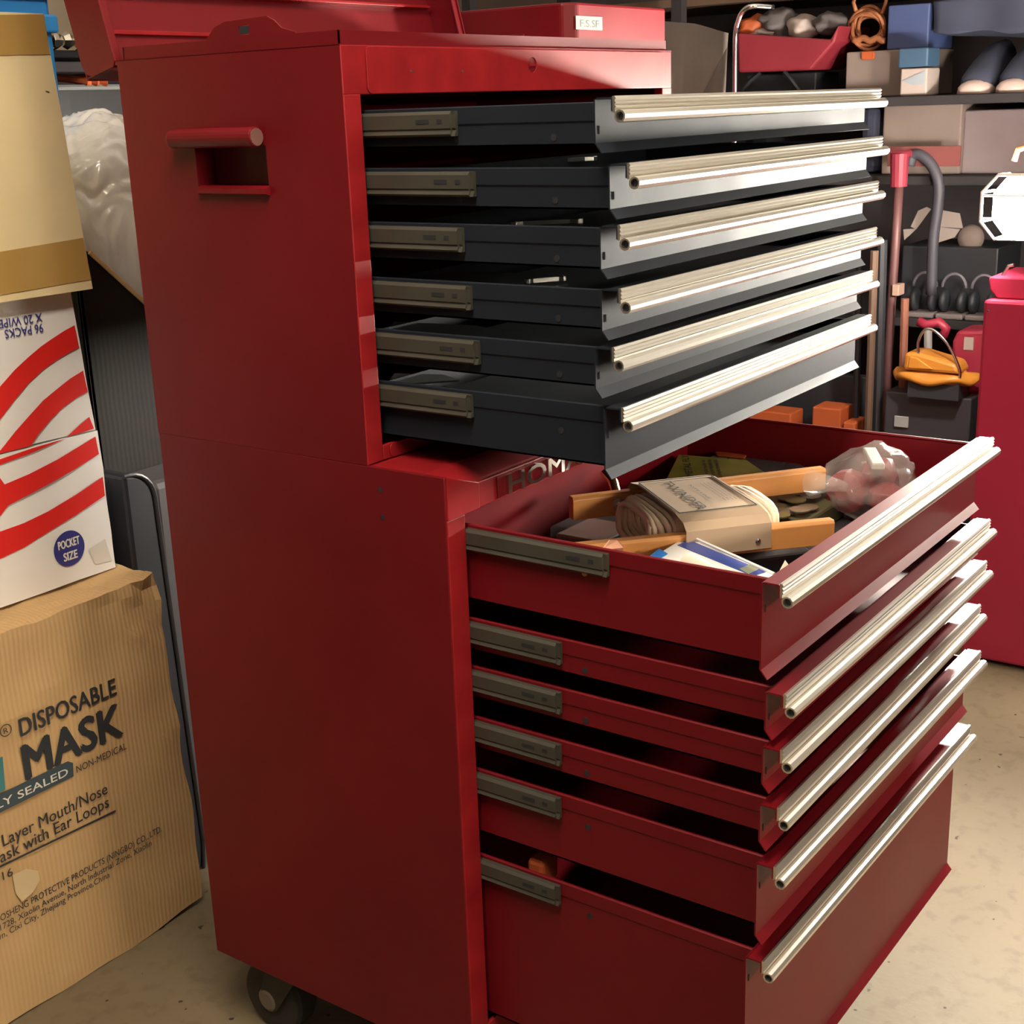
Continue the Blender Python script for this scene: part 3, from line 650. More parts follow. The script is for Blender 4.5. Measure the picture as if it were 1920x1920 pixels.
# ================================================================== CONTENTS OF THE TOP ROLLER DRAWER
ZF1 = .6960
def bar(name, pa, pb, h, t, label, ends):
    """varnished slat standing on edge from pa to pb (top edge), h high, t thick"""
    pa, pb = Vector(pa), Vector(pb); d = (pb-pa).normalized(); nrm = Vector((-d.y, d.x, 0)).normalized()
    c = []
    for k in (pa, pb):
        for s, z in ((-1, -h), (-1, -.003), (-.7, 0), (.7, 0), (1, -.003), (1, -h)):
            c.append(k+nrm*(s*t/2)+Vector((0, 0, z)))
    n = 6; o = MB().add(c, [tuple(range(n))[::-1], tuple(range(n, 2*n))]+[(i, (i+1) % n, n+(i+1) % n, n+i) for i in range(n)]).build('slat', WOODO, lw, bevel=.0008)
    for f in ends:
        q_ = pa.lerp(pb, f)-Vector((0, 0, h*.5))-nrm*(t/2)*1.0
        for s in (-1,):
            g = MB().lathe((0, 0, 0), [(.0075, -.001), (.0075, .0006), (.0045, .0012)], 16, 2)
            g.xf(Matrix.Translation(q_) @ (-nrm).to_track_quat('Z', 'Y').to_matrix().to_4x4()).build('washer', STEEL, o)
            g = MB().lathe((0, 0, 0), [(.003, .0006), (.003, .003), (.001, .004)], 10, 2)
            g.xf(Matrix.Translation(q_) @ (-nrm).to_track_quat('Z', 'Y').to_matrix().to_4x4()).build('screw', CHROME, o)
    return pa, pb, d, nrm
ZB = .765
A1 = PZ(1070, 931, ZB); B1 = PZ(1543, 875, ZB); A2 = PZ(1062, 1021, ZB-.006); B2 = PZ(1560, 972, ZB-.006)
lw = thing('line_winder', (A1+B2)/2-Vector((0, 0, .045)), 'wooden line winder with cream cord and kraft sleeve in the open drawer', 'line winder')
bar('winder_slat', A1, B1, .027, .016, 'orange wooden slat of the line winder, far one with washer', (.17,))
bar('winder_slat', A2, B2, .027, .016, 'orange wooden slat of the line winder, near one by the drawer front', (.70, .12, .42))
# wound cord between the slats
mid0 = (A1.lerp(B1, .24)+A2.lerp(B2, .24))/2; mid1 = (A1.lerp(B1, .74)+A2.lerp(B2, .73))/2
ax_ = (mid1-mid0); ln = ax_.length; ax_.normalize(); ac = Vector((-ax_.y, ax_.x, 0)).normalized()
hw = ((A1.lerp(B1, .5)-A2.lerp(B2, .5)).dot(ac))/2*.80; hw = abs(hw)
g = MB()
for i in range(34):
    c = mid0+ax_*(ln*i/33)+Vector((0, 0, -.016)); bul = 1-.25*(abs(i-16.5)/16.5)**4
    pts = []
    for k in range(16):
        a = 2*math.pi*k/16; ca, sa = math.cos(a), math.sin(a)
        rx_ = hw*bul*math.copysign(abs(ca)**.6, ca); rz_ = .024*bul*math.copysign(abs(sa)**.6, sa)
        pts.append(c+ac*rx_+Vector((0, 0, rz_))+ax_*(.004*math.sin(a+i)))
    g.tube(pts, .0036, 5, close=True)
g.build('cord_windings', STRING, lw, smooth=True, kind='stuff')
# printed kraft sleeve round the middle
hg = abs((A1.lerp(B1, .5)-A2.lerp(B2, .5)).dot(ac))/2
s0, s1 = .17, .80
la = mid0.lerp(mid1, s0); lb_ = mid0.lerp(mid1, s1); hz = .0135; hw2 = hw*1.14
prof = [(-hg-.0125, -.026), (-hg-.0120, .002), (-hg-.002, hz-.004), (-hw2*.8, hz), (hw2*.8, hz), (hg+.002, hz-.004), (hg+.0120, .002), (hg+.0125, -.026)]
if ac.dot(A2-A1) > 0: ac = -ac
vs = []
for k in (la, lb_):
    for a, b in prof: vs.append(k+ac*a+Vector((0, 0, b)))
n = len(prof)
sl_ = MB().add(vs, [(i, i+1, n+i+1, n+i) for i in range(n-1)]).build('sleeve_card', KRAFTL, lw, label='printed kraft card sleeve')
top = lambda s, t: la.lerp(lb_, s)+ac*(hw2*t)+Vector((0, 0, hz+.0007))
# line frame and lettering on the sleeve, reading along the winder's width
sgn = 1
fr = [top(.04, -.86), top(.96, -.86), top(.96, .86), top(.04, .86)]
for i in range(4): MB().tube([fr[i], fr[(i+1) % 4]], .0006, 4).build('printed_frame', INK, sl_)
text_on('printed_text', 'TWINDER', top(.30, .78), -ac, ax_, hw2*1.56, ln*.075, INK, sl_, .01)
text_on('printed_text', 'KITE LINE', top(.55, .45), -ac, ax_, hw2*.8, ln*.022, INK, sl_, .0)
for i in range(5): text_on('printed_text', 'wind and store your line', top(.70+.045*i, .5), -ac, ax_, hw2*1.0, ln*.013, INK, sl_, .0)

# folded black pouch carrying the winder
hp = [mid0-ax_*.03+ac*(hg-.006), mid1+ax_*.03+ac*(hg-.006), mid1+ax_*.03-ac*(hg-.006), mid0-ax_*.03-ac*(hg-.006)]
MB().prism([(p.x, p.y) for p in hp], 2, ZF1+.0010, .7185).build('black_pouch', BLK, bevel=.004, label='folded black pouch under the line winder', cat='pouch')
# coins, bags, packs, papers
def pack(name, pts, z, t, m, label, cat, tilt=0., parent=None):
    P = [PZ(u, v, z) for u, v in pts]
    return MB().prism([(p.x, p.y) for p in P], 2, z-t, z).build(name, m, parent, bevel=.001, label=label, cat=cat)
coin_m = [mat('coin_olive', (.30, .27, .12), .3, .7), mat('coin_grey', (.35, .34, .30), .3, .8)]
k = 0
for u, v in ((1455, 940), (1475, 952), (1492, 934), (1500, 955), (1478, 925), (1515, 945), (1462, 962), (1520, 928), (1496, 915), (1447, 955)):
    c = PZ(u, v, .732)
    MB().lathe((c.x, c.y, .725+.002*(k % 4)), [(.0125, 0), (.0125, .0016)], 18, 2).build('washer_disc', coin_m[k % 2], label='round metal disc in the heap between the two orange slats', cat='metal disc', group='metal discs in the drawer'); k += 1
cbx = thing('disc_tray', PZ(1480, 945, .70), 'shallow clear tray under the heap of metal discs', 'tray')
c = PZ(1485, 942, .724); MB().box((c.x-.06, c.y-.045, ZF1), (c.x+.06, c.y+.045, .7235)).build('tray_body', mat('olive_tray', (.10, .095, .05), .3), cbx, bevel=.004)
# bag of red parts
bc_ = PZ(1632, 902, .745)
bm = bmesh.new(); bmesh.ops.create_icosphere(bm, subdivisions=4, radius=1); vs = []
for v in bm.verts:
    d = v.co.normalized(); kk = 1+.22*noise.noise(d*2.6+Vector((9, 1, 0)))+.07*noise.noise(d*8)
    vs.append(bc_+Vector((d.x*.075*kk, d.y*.050*kk, d.z*.042*kk)))
bm.verts.index_update(); fs = [tuple(v.index for v in f.verts) for f in bm.faces]; bm.free()
pbag = thing('parts_bag', bc_-Vector((0, 0, .05)), 'clear plastic bag of red parts beside the drawer front', 'plastic bag')
MB().add(vs, fs).build('bag_film', FILM, pbag, smooth=True)
MB().tube([bc_+Vector((-.055, .01, .005)), bc_+Vector((-.075, .02, .012)), bc_+Vector((-.10, .035, .018))], [.006, .009, .016], 8).build('bag_neck', FILM, pbag, smooth=True)
for i, (dx_, dy_, dz_, r) in enumerate(((-.02, .02, .0, .026), (.025, .0, .004, .03), (-.01, -.025, -.005, .022))):
    g = MB().lathe(bc_+Vector((dx_, dy_, dz_-.01)), [(.3*r, -.8*r), (r, -.4*r), (r, .4*r), (.4*r, .8*r)], 12, i % 3)
    g.build('red_part', REDIN, pbag, bevel=.002)
MB().box(bc_+Vector((-.03, -.012, .022)), bc_+Vector((.05, .004, .030))).xf(Matrix.Translation(bc_) @ Matrix.Rotation(.5, 4, 'Z') @ Matrix.Translation(-bc_)).build('white_clip', PALE, pbag, bevel=.002)
yl = pack('yellow_blister_card', [(1248, 900), (1272, 852), (1400, 862), (1438, 888), (1330, 905)], .7265, .004, GREENY, 'olive yellow printed blister card at the back of the drawer', 'packaging')
text_on('printed_text', 'METAL FLY', PZ(1300, 893, .7270), (PZ(1290, 853, .7270)-PZ(1300, 893, .7270)).normalized(), (PZ(1280, 893, .7270)-PZ(1300, 893, .7270)).normalized(), .11, .010, INK, yl, .02)
for i in range(3): text_on('printed_text', 'a simple model kit', PZ(1330+12*i, 895, .7270), (PZ(1320, 856, .7270)-PZ(1330, 895, .7270)).normalized(), (PZ(1310, 895, .7270)-PZ(1330, 895, .7270)).normalized(), .09, .006, INK, yl, .01)
pack('dark_packet', [(1310, 866), (1345, 850), (1470, 856), (1520, 880), (1450, 890)], .722, .0248, mat('dark_packet', (.07, .08, .09), .25, 0, .3, 20.), 'dark glossy packet behind the olive blister card', 'packaging')
pack('orange_strip', [(1340, 846), (1372, 848), (1400, 852), (1395, 858), (1345, 852)], .7255, .003, ORANGE, 'narrow orange strip lying on the dark packet', 'strip')
br_ = PZ(1150, 905, .758); MB().tube([br_+Vector((.03, .03, 0)), br_, br_+Vector((-.012, -.012, -.012))], .006, 12).build('brass_tube', BRASS, label='short brass tube below the chest drawers', cat='tube')
cc_ = thing('clear_case', PZ(1120, 985, .705), 'small clear hinged case under the far orange slat', 'case')
c = PZ(1122, 985, .728); MB().box((c.x-.035, c.y-.03, ZF1+.0005), (c.x+.05, c.y+.045, .730)).build('case_shell', CLEAR, cc_, bevel=.003)
MB().box((c.x-.03, c.y-.025, ZF1+.002), (c.x+.045, c.y+.04, .720)).build('case_insert', mat('brown_insert', (.28, .14, .11), .6), cc_, bevel=.002)
MB().box((c.x-.033, c.y-.0315, .716), (c.x+.048, c.y-.0302, .722)).build('case_clasp', BLK, cc_)
# blue and white blister pack near the drawer front
def slab(name, pts3, t, m, label=None, cat=None, parent=None):
    P = [Vector(p) for p in pts3]; nrm = (P[1]-P[0]).cross(P[-1]-P[0]).normalized()
    if nrm.z < 0: nrm = -nrm
    n = len(P); return MB().add(P+[p-nrm*t for p in P], [tuple(range(n)), tuple(range(n, 2*n))[::-1]]+[(i, (i+1) % n, n+(i+1) % n, n+i) for i in range(n)]).build(name, m, parent, label=label, cat=cat)
zz1, zz2 = .735, .768
bp_ = thing('blister_pack', PZ(1320, 1050, .70), 'blue and white blister pack lying against the near drawer side', 'packaging')
Pq = lambda u, v, z=.752: PZ(u, v, z)
slab('pack_card', [Pq(1222, 1046), Pq(1290, 1004), Pq(1452, 1078), Pq(1400, 1098)], .004, WHITE, parent=bp_)
MB().prism([(p.x, p.y) for p in (Pq(1236, 1046), Pq(1290, 1012), Pq(1436, 1078), Pq(1400, 1092))], 2, ZF1+.001, .7478).build('pack_tray', mat('pack_tray_grey', (.05, .05, .055), .4), bp_)
slab('pack_band', [Pq(1270, 1022, .7525), Pq(1292, 1012, .7525), Pq(1436, 1072, .7525), Pq(1412, 1080, .7525)], .0004, mat('pack_navy', (.04, .07, .30), .3), parent=bp_)
slab('pack_corner', [Pq(1215, 1045, .7528), Pq(1236, 1028, .7528), Pq(1252, 1038, .7528), Pq(1230, 1052, .7528)], .0005, mat('pack_blue', (.03, .22, .70), .3), parent=bp_)
slab('pack_window', [Pq(1386, 1066, .7528), Pq(1406, 1058, .7528), Pq(1425, 1066, .7528), Pq(1404, 1076, .7528)], .0005, mat('pack_olive', (.25, .27, .20), .3), parent=bp_)
MB().tube([Pq(1288, 1002, .755), Pq(1452, 1076, .755)], .0016, 6).build('pack_edge', mat('film_edge', (.8, .8, .8), .15), bp_)
# rolled paper, scraps
a = Pq(1290, 1047, .766); b = Pq(1375, 1078, .766); vs = []
d = (b-a).normalized(); s_ = Vector((-d.y, d.x, 0))
for i in range(7):
    f = i/6; c = a.lerp(b, f)
    for j in range(8):
        an = math.radians(-20+j*32); r = .012*(1-.75*f); vs.append(c+s_*(r*math.cos(an))+Vector((0, 0, r*math.sin(an)-.006)))
MB().add(vs, [(i*8+j, i*8+j+1, (i+1)*8+j+1, (i+1)*8+j) for i in range(6) for j in range(7)]).build('paper_curl', mat('cream_paper', (.74, .62, .52), .6), smooth=True, label='curled cream paper cone on the blue blister pack', cat='paper')
slab('paper_scrap', [Pq(1128, 1030, .762), Pq(1142, 1012, .768), Pq(1158, 1012, .770), Pq(1170, 1026, .765), Pq(1166, 1036, .758)], .0008, mat('peach_paper', (.80, .42, .28), .6), 'small peach paper scrap by the near orange slat', 'paper')
slab('paper_scrap', [Pq(1456, 1080, .76), Pq(1472, 1050, .765), Pq(1478, 1058, .765), Pq(1474, 1078, .76)], .0008, mat('cream_paper', (.74, .62, .52), .6), 'cream paper scrap standing by the drawer front corner', 'paper')
slab('white_leaflet', [Pq(1400, 1035, .700), Pq(1478, 1022, .700), Pq(1472, 1045, .700), Pq(1440, 1050, .700)], .0008, PALE, 'pale leaflet under the near orange slat', 'paper')
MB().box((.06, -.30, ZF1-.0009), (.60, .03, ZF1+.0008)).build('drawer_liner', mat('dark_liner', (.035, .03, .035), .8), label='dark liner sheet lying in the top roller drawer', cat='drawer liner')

# tools glinting in the chest drawers, small orange tool in the deep drawer
def wrench(x, y, z, ang, ln, label):
    g = MB(); a = ln/2; hd = ln*.09; o = []
    for s in (1, -1):
        pts = [(s*(a-hd*2.0), -s*hd*.42), (s*(a-hd*.9), -s*hd), (s*a, -s*hd*.85), (s*(a-hd*.1), -s*hd*.35), (s*(a-hd*.8), -s*hd*.3), (s*(a-hd*.8), s*hd*.3), (s*(a-hd*.1), s*hd*.35), (s*a, s*hd*.85), (s*(a-hd*.9), s*hd), (s*(a-hd*2.0), s*hd*.42)]
        o += pts
    g.prism(o, 2, 0, .006)
    g.xf(Matrix.Translation((x, y, z)) @ Matrix.Rotation(ang, 4, 'Z')).build('wrench', STEEL, bevel=.0008, label=label, cat='wrench', group='wrenches in the chest drawers')
def cfl(i): return CD[i][3]+.0082
def wr_px(i, a, b, dz, lb):
    z = CD[i][2]-dz; A = PZ(*a, z); B = PZ(*b, z); c = (A+B)/2; wrench(c.x, c.y, z-.006, math.atan2(B.y-A.y, B.x-A.x), (B-A).length, lb)
wr_px(1, (1000, 300), (1112, 292), .012, 'steel open-ended wrench showing in the second chest drawer')
wr_px(1, (850, 310), (972, 300), .012, 'steel open-ended wrench lying deeper in the second chest drawer')
wr_px(2, (955, 414), (1092, 408), .013, 'steel open-ended wrench showing in the third chest drawer')
wr_px(3, (985, 522), (1060, 516), .010, 'steel open-ended wrench showing in the fourth chest drawer')
def sheet_px(i, pts, dz, m, lb):
    z = CD[i][2]-dz; P = [PZ(u, v, z) for u, v in pts]
    MB().prism([(p.x, p.y) for p in P], 2, z-.002, z).build('steel_sheet', m, label=lb, cat='metal sheet')
GS = mat('dull_sheet', (.16, .175, .18), .45, .5)
sheet_px(3, [(735, 537), (840, 508), (975, 512), (985, 538)], .012, GS, 'dull steel sheet lying in the fourth chest drawer')
sheet_px(4, [(712, 632), (740, 603), (890, 610), (1060, 640)], .012, mat('dark_sheet', (.08, .09, .095), .5, .4), 'dark steel sheet lying in the fifth chest drawer')
sheet_px(5, [(722, 722), (740, 700), (830, 702), (862, 712)], .012, mat('grey_sheet', (.32, .34, .33), .5), 'pale grey sheet lying in the lowest chest drawer')
for i, hgt in ((1, .0195), (2, .0195), (3, .0205), (4, .0225), (5, .0450)):
    MB().box((.07, -.15, cfl(i)), (.57, .06, cfl(i)+hgt)).build('tool_tray', mat('dark_foam', (.05, .06, .07), .6), bevel=.003,
        label='dark tool tray lying in the %s chest drawer' % ['', 'second', 'third', 'fourth', 'fifth', 'lowest'][i], cat='tool tray', group='trays in the chest drawers')
q = PX(1012, 1612, .060)
ot = thing('orange_tool', (.06, q.y, .176), 'orange handled tool standing in the deepest roller drawer', 'tool')
MB().box((.052, q.y-.010, .1762), (.080, q.y+.010, q.z-.030)).build('tool_body', BLK, ot, bevel=.003)
MB().box((.050, q.y-.011, q.z-.030), (.082, q.y+.011, q.z+.003)).build('tool_grip', ORANGE, ot, bevel=.005)

# ================================================================== WORK LIGHT ON THE RIGHT CABINET
XC = 1.75
rcab = thing('side_cabinet', (2.0, -.36, 0), 'plain red steel cabinet at the right edge carrying the work light', 'tool cabinet')
yl_ = PX(1822, 900, XC).y; zc = PX(1870, 563, XC).z
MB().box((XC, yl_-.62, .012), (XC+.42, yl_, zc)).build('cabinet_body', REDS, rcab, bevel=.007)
for y in (yl_-.58, yl_-.06):
    for x in (XC+.03, XC+.37): MB().box((x, y, 0), (x+.02, y+.02, .012)).build('foot', BLK, rcab)
q = PX(1853, 583, XC); MB().lathe((XC, q.y, q.z), [(.002, -.0008), (.002, .001)], 8, 0).build('screw_hole', DARK, rcab)
MB().box((XC+.42, yl_-.55, .1), (XC+.425, yl_-.07, zc-.1)).build('cabinet_door', RED, rcab, bevel=.002)
tr = thing('parts_tray', (XC+.10, yl_-.18, zc), 'red enamel tray on the side cabinet under the work light', 'tray')
zt2 = PX(1880, 520, XC+.02).z; yt = PX(1853, 525, XC+.02).y
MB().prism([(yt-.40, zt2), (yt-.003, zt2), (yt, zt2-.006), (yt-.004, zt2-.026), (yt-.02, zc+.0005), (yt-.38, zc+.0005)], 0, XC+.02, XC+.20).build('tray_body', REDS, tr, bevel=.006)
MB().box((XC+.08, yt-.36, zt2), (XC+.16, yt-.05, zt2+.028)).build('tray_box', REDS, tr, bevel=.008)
MB().tube([(XC+.05, yt-.02, zt2-.001), (XC+.05, yt-.03, zt2+.02), (XC+.05, yt-.04, zt2+.022)], .004, 8).build('tray_clip', CHROME, tr)

wk = thing('work_light', (XC+.12, -.21, zc), 'caged work light glaring white on the side cabinet, with an added unseen second head', 'work light')
XL = XC-.02
z0l = PX(1890, 448, XL).z; z1l = PX(1890, 327, XL).z; zl = (z0l+z1l)/2; hh = (z1l-z0l)/2
ye = PX(1838, 385, XL).y
hwid = .080
for hi, ycn in enumerate((ye-hwid-.012, ye-hwid-.012-.33)):  # second head added out of view to light the drawer fronts
    oct_ = [(ycn+sy*a, zl+b) for sy, a, b in ((1, .052, -hh*.98), (1, hwid*.98, -hh*.45), (1, hwid*.98, hh*.45), (1, .052, hh*.98), (-1, .052, hh*.98), (-1, hwid*.98, hh*.45), (-1, hwid*.98, -hh*.45), (-1, .052, -hh*.98))]
    hd = MB().prism([(ycn+(a-ycn)*1.0, zl+(b-zl)*1.0) for a, b in oct_], 0, XL+.0455, XL+.10).build('lamp_housing', YELLOW if False else BLK, wk, bevel=.004)
    MB().prism([(ycn+(a-ycn)*.92, zl+(b-zl)*.92) for a, b in oct_], 0, XL+.012, XL+.045).build('lamp_glass', GLOW, hd, bevel=.004)
    MB().prism([(ycn+.050, zl-hh*1.02), (ycn-.050, zl-hh*1.02), (ycn-.050, zl-hh*.985), (ycn+.050, zl-hh*.985)], 0, XL-.03, XL+.05).build('added_light_shield', BLK, hd)  # added shield that holds the lamp's light off the floor
    ring = [(XL-.012, ycn+(a-ycn)*1.10, zl+(b-zl)*1.02) for a, b in oct_]
    WIRE = mat('white_wire', (.80, .80, .78), .4)
    MB().tube(ring, .0032, 8, close=True).build('cage_ring', WIRE, hd)
    for i in range(8):
        a, b = oct_[i]; MB().tube([ring[i], (XL+.05, a+(a-ycn)*.03, b)], .0028, 6).build('cage_wire', WIRE, hd)
    for zz_ in (-hh*.36, hh*.36): MB().tube([(XL-.012, ycn-hwid*1.08, zl+zz_), (XL-.012, ycn+hwid*1.08, zl+zz_)], .0026, 6).build('cage_wire', WIRE, hd)
    MB().lathe((XL+.075, ycn, zl-hh*.8-.016), [(.012, -.012), (.012, .016)], 12, 2).build('lamp_knuckle', BLK, hd)
yk = ye-hwid-.012
MB().tube([(XL+.075, yk+.02, zl-hh*.8-.032), (XL+.075, yk-.35, zl-hh*.8-.032)], .010, 10).build('cross_bar', ORANGE, wk)
ym = yk-.165
MB().tube([(XL+.075, ym, zl-hh*.8-.03), (XL+.16, ym, zl-hh*.8-.05), (XC+.26, ym, zt2+.04), (XC+.26, ym, zc+.02)], .010, 10).build('stand_post', BLK, wk)
MB().box((XC+.205, ym-.09, zc+.0006), (XC+.33, ym+.09, zc+.02)).build('stand_base', BLK, wk, bevel=.006)
kb = PX(1914, 290, XL+.07)
MB().tube([(XL+.07, kb.y+.012, kb.z-.012), (XL+.07, kb.y+.006, kb.z+.01), (XL+.07, kb.y-.03, kb.z+.02), (XL+.07, kb.y-.07, kb.z+.01), (XL+.07, kb.y-.075, kb.z-.02)], .006, 8).build('carry_handle', ORANGE, wk)

# ================================================================== BEHIND THE CHEST: RED TOOLBOX ON A BENCH
wb = thing('workbench', (1.05, .62, 0), 'wooden workbench behind the tool chest holding a red toolbox', 'workbench')
MB().box((.74, .33, .905), (1.30, .95, .945)).build('bench_top', WOODB, wb, bevel=.003)
for x in (.76, 1.23):
    for y in (.36, .88): MB().box((x, y, 0), (x+.05, y+.05, .905)).build('bench_leg', WOODB, wb)
rx0 = .80; qn = PX(1070, 3, rx0); ry0 = qn.y; rz = qn.z; rx1 = PY(1248, 15, ry0).x
tbx = thing('red_toolbox', ((rx0+rx1)/2, ry0+.2, .9455), 'closed red toolbox with white label standing behind the chest', 'toolbox')
MB().prism([(rx0+.018, ry0), (rx1, ry0), (rx1, ry0+.40), (rx0, ry0+.40), (rx0, ry0+.018)], 2, .9455, rz).build('toolbox_body', RED, tbx, bevel=.004)
la0, la1 = PY(1079, 55, ry0), PY(1128, 32, ry0)
lo = MB().box((la0.x, ry0-.0012, min(la0.z, la1.z)), (la1.x, ry0-.0002, max(la0.z, la1.z))).build('paper_label', mat('label_paper', (.20, .19, .175), .8), tbx)
text_on('label_text', 'F.S.SF', (la0.x+.012, ry0-.0016, la0.z+.004), (1, 0, 0), (0, 0, 1), la1.x-la0.x-.022, .011, INK, lo)
MB().box((rx0-.001, ry0+.03, rz-.058), (rx0+.0005, ry0+.38, rz-.055)).build('lid_joint', DARK, tbx)
hp0 = PX(955, 60, rx0)
MB().box((rx0-.004, hp0.y-.03, hp0.z-.02), (rx0-.0003, hp0.y+.04, hp0.z-.004)).build('toolbox_latch', RED, tbx, bevel=.002)

# ================================================================== RIGHT BACKGROUND SHELVES AND CLUTTER
sh = thing('storage_shelving', (2.6, .3, 0), 'dark storage shelving along the back wall behind the work light', 'shelving')
SHX0, SHX1, SHY0, SHY1 = 2.28, 2.85, -.55, 1.70
SZ = [.16, .655, 1.000, 1.186]
for z in SZ: MB().box((SHX0, SHY0, z-.022), (SHX1, SHY1, z)).build('shelf_board', SHELFM, sh, bevel=.003)
for y in (SHY0, .98, SHY1-.03):
    for x in (SHX0+.02, SHX1-.05): MB().box((x, y, 0), (x+.03, y+.03, 1.9)).build('shelf_post', SHELFM, sh)
MB().box((SHX1, SHY0, .1), (SHX1+.012, SHY1, 1.9)).build('back_board', mat('shelf_back', (.060, .050, .055), .8, 0, .25), sh)
MB().box((SHX0+.12, SHY0, 1.436), (SHX1, SHY1, 1.456)).build('shelf_board', WOODB, sh)
def pbox(name, u0, v0, u1, v1, x, dep, m, label, cat, z0=None, bevel=.004, group=None, parent=None):
    uc, vc = (u0+u1)/2, (v0+v1)/2
    ya, yb_ = PX(u0, vc, x).y, PX(u1, vc, x).y; za, zb2 = PX(uc, v1, x).z, PX(uc, v0, x).z
    if z0 is not None: za = z0
    return MB().box((x, yb_, za), (x+dep, ya, zb2)).build(name, m, parent, bevel=bevel, label=label, cat=cat, group=group)
E1 = .0006
# shoes on the top shelf
def shoe(u, lb):
    t = PX(u, 176, SHX0+.02); o = thing('sneaker', (t.x+.1, t.y, SZ[3]), lb, 'shoe', 'sneakers on the shelf')
    def ring(x, hw_, h, z0): return [(x, hw_*math.cos(a), z0+h*max(0, math.sin(a))**.7) if a <= math.pi else None for a in [math.pi*i/8 for i in range(9)]]
    def shell(sec):
        g = MB(); n = 9
        for x, hw_, h, z0 in sec:
            for i in range(n):
                a = math.pi*i/(n-1); g.v.append(Vector((t.x+x, t.y+hw_*math.cos(a), SZ[3]+E1+z0+h*max(0, math.sin(a))**.7)))
        for k in range(len(sec)-1):
            for i in range(n-1): g.f.append((k*n+i, k*n+i+1, (k+1)*n+i+1, (k+1)*n+i))
            g.f.append((k*n, (k+1)*n, (k+1)*n+n-1, k*n+n-1))
        g.f += [tuple(range(n)), tuple(range((len(sec)-1)*n, len(sec)*n))[::-1]]; return g
    shell([(0, .024, .018, 0), (.012, .037, .030, 0), (.05, .042, .036, 0), (.10, .040, .034, 0), (.26, .038, .034, 0), (.275, .028, .03, 0)]).build('sole_and_toe', SHOEW, o, smooth=True)
    shell([(.020, .026, .020, .016), (.05, .042, .045, .016), (.10, .041, .075, .016), (.16, .036, .10, .016), (.25, .036, .11, .016), (.268, .024, .10, .016)]).build('upper', DENIM, o, smooth=True)
shoe(1820, 'navy sneaker with pale rubber toe, left one of the pair on the shelf'); shoe(1893, 'navy sneaker with pale rubber toe, right one of the pair on the shelf')
# dark coats hanging over the shoes
ct = thing('hanging_coat', (2.45, .2, 1.30), 'dark navy coat hanging above the sneakers', 'coat')
g = grid_box((SHX0+.10, PX(1960, 60, 2.4).y, 1.325), (SHX0+.26, PX(1748, 60, 2.4).y, 1.405), 10, .022, 9., 4, False); g.build('coat_cloth', DENIM, ct, smooth=True)
MB().tube([(SHX0+.18, .25, 1.39), (SHX0+.18, .25, 1.4355)], .004, 6).build('coat_hook', STEEL, ct)
# blue boxes
pbox('blue_bin', 1664, 8, 1742, 86, 2.385, .18, BLUEF, 'faded blue storage bin beside the coiled orange cord', 'storage bin', z0=PX(1662, 94, 2.38).z+.0006)
pbox('tan_bin_support', 1586, 94, 1738, 150, 2.38, .2, TANB, 'dusty tan cardboard box under the blue bin on the shelf', 'cardboard box', z0=SZ[3]+E1)
bx2 = thing('product_box', PX(1710, 172, 2.29), 'small blue and white product box beside the left sneaker', 'box')
pbox('box_body', 1688, 128, 1738, 175, 2.300, .09, PALE, None, None, z0=SZ[3]+E1, parent=bx2)
pbox('box_blue_top', 1684, 90, 1740, 126, 2.302, .085, mat('box_teal', (.035, .075, .13), .5), None, None, parent=bx2)
slab('box_graphic', [PX(1690, 152, 2.2985), PX(1735, 132, 2.2985), PX(1733, 158, 2.2985), PX(1712, 160, 2.2985)], .0006, mat('box_grey_print', (.25, .28, .32), .5), parent=bx2)
pbox('bottle_cap', 1614, 96, 1640, 112, 2.372, .007, ORANGE, 'orange cap stuck on the dusty tan box front', 'bottle cap')
# coiled orange extension cord
oc_ = thing('extension_cord', PX(1625, 88, 2.42), 'coiled orange extension cord on the shelf beside the blue bin', 'extension cord')
cu_, cv_ = 1628, 52
for i in range(7):
    pts = []
    ph = i*.9
    for k in range(24):
        a = 2*math.pi*k/24; rx_ = 30+4*math.sin(ph); ry_ = 30+6*math.cos(ph*1.7)
        uu = cu_+rx_*math.cos(a)*math.cos(.4*math.sin(ph))-6*math.sin(ph); vv = cv_+ry_*math.sin(a)+5*math.cos(ph)
        pts.append(PX(uu, vv, 2.425+.018*math.sin(2*a+ph)+.006*i))
    MB().tube(pts, .0048, 6, close=True).build('cord_loop', CORDO, oc_, smooth=True)
MB().tube([PX(1600+4*i, 74+3*math.sin(i), 2.41) for i in range(16)], .008, 8).build('cord_wrap', CORDO, oc_, smooth=True)
MB().tube([PX(1605, 20, 2.42), PX(1600, 5, 2.43), PX(1608, -20, 2.43), PX(1640, -22, 2.43), PX(1662, 0, 2.43), PX(1655, 25, 2.43)], .005, 6).build('cord_tail', CORDO, oc_, smooth=True)
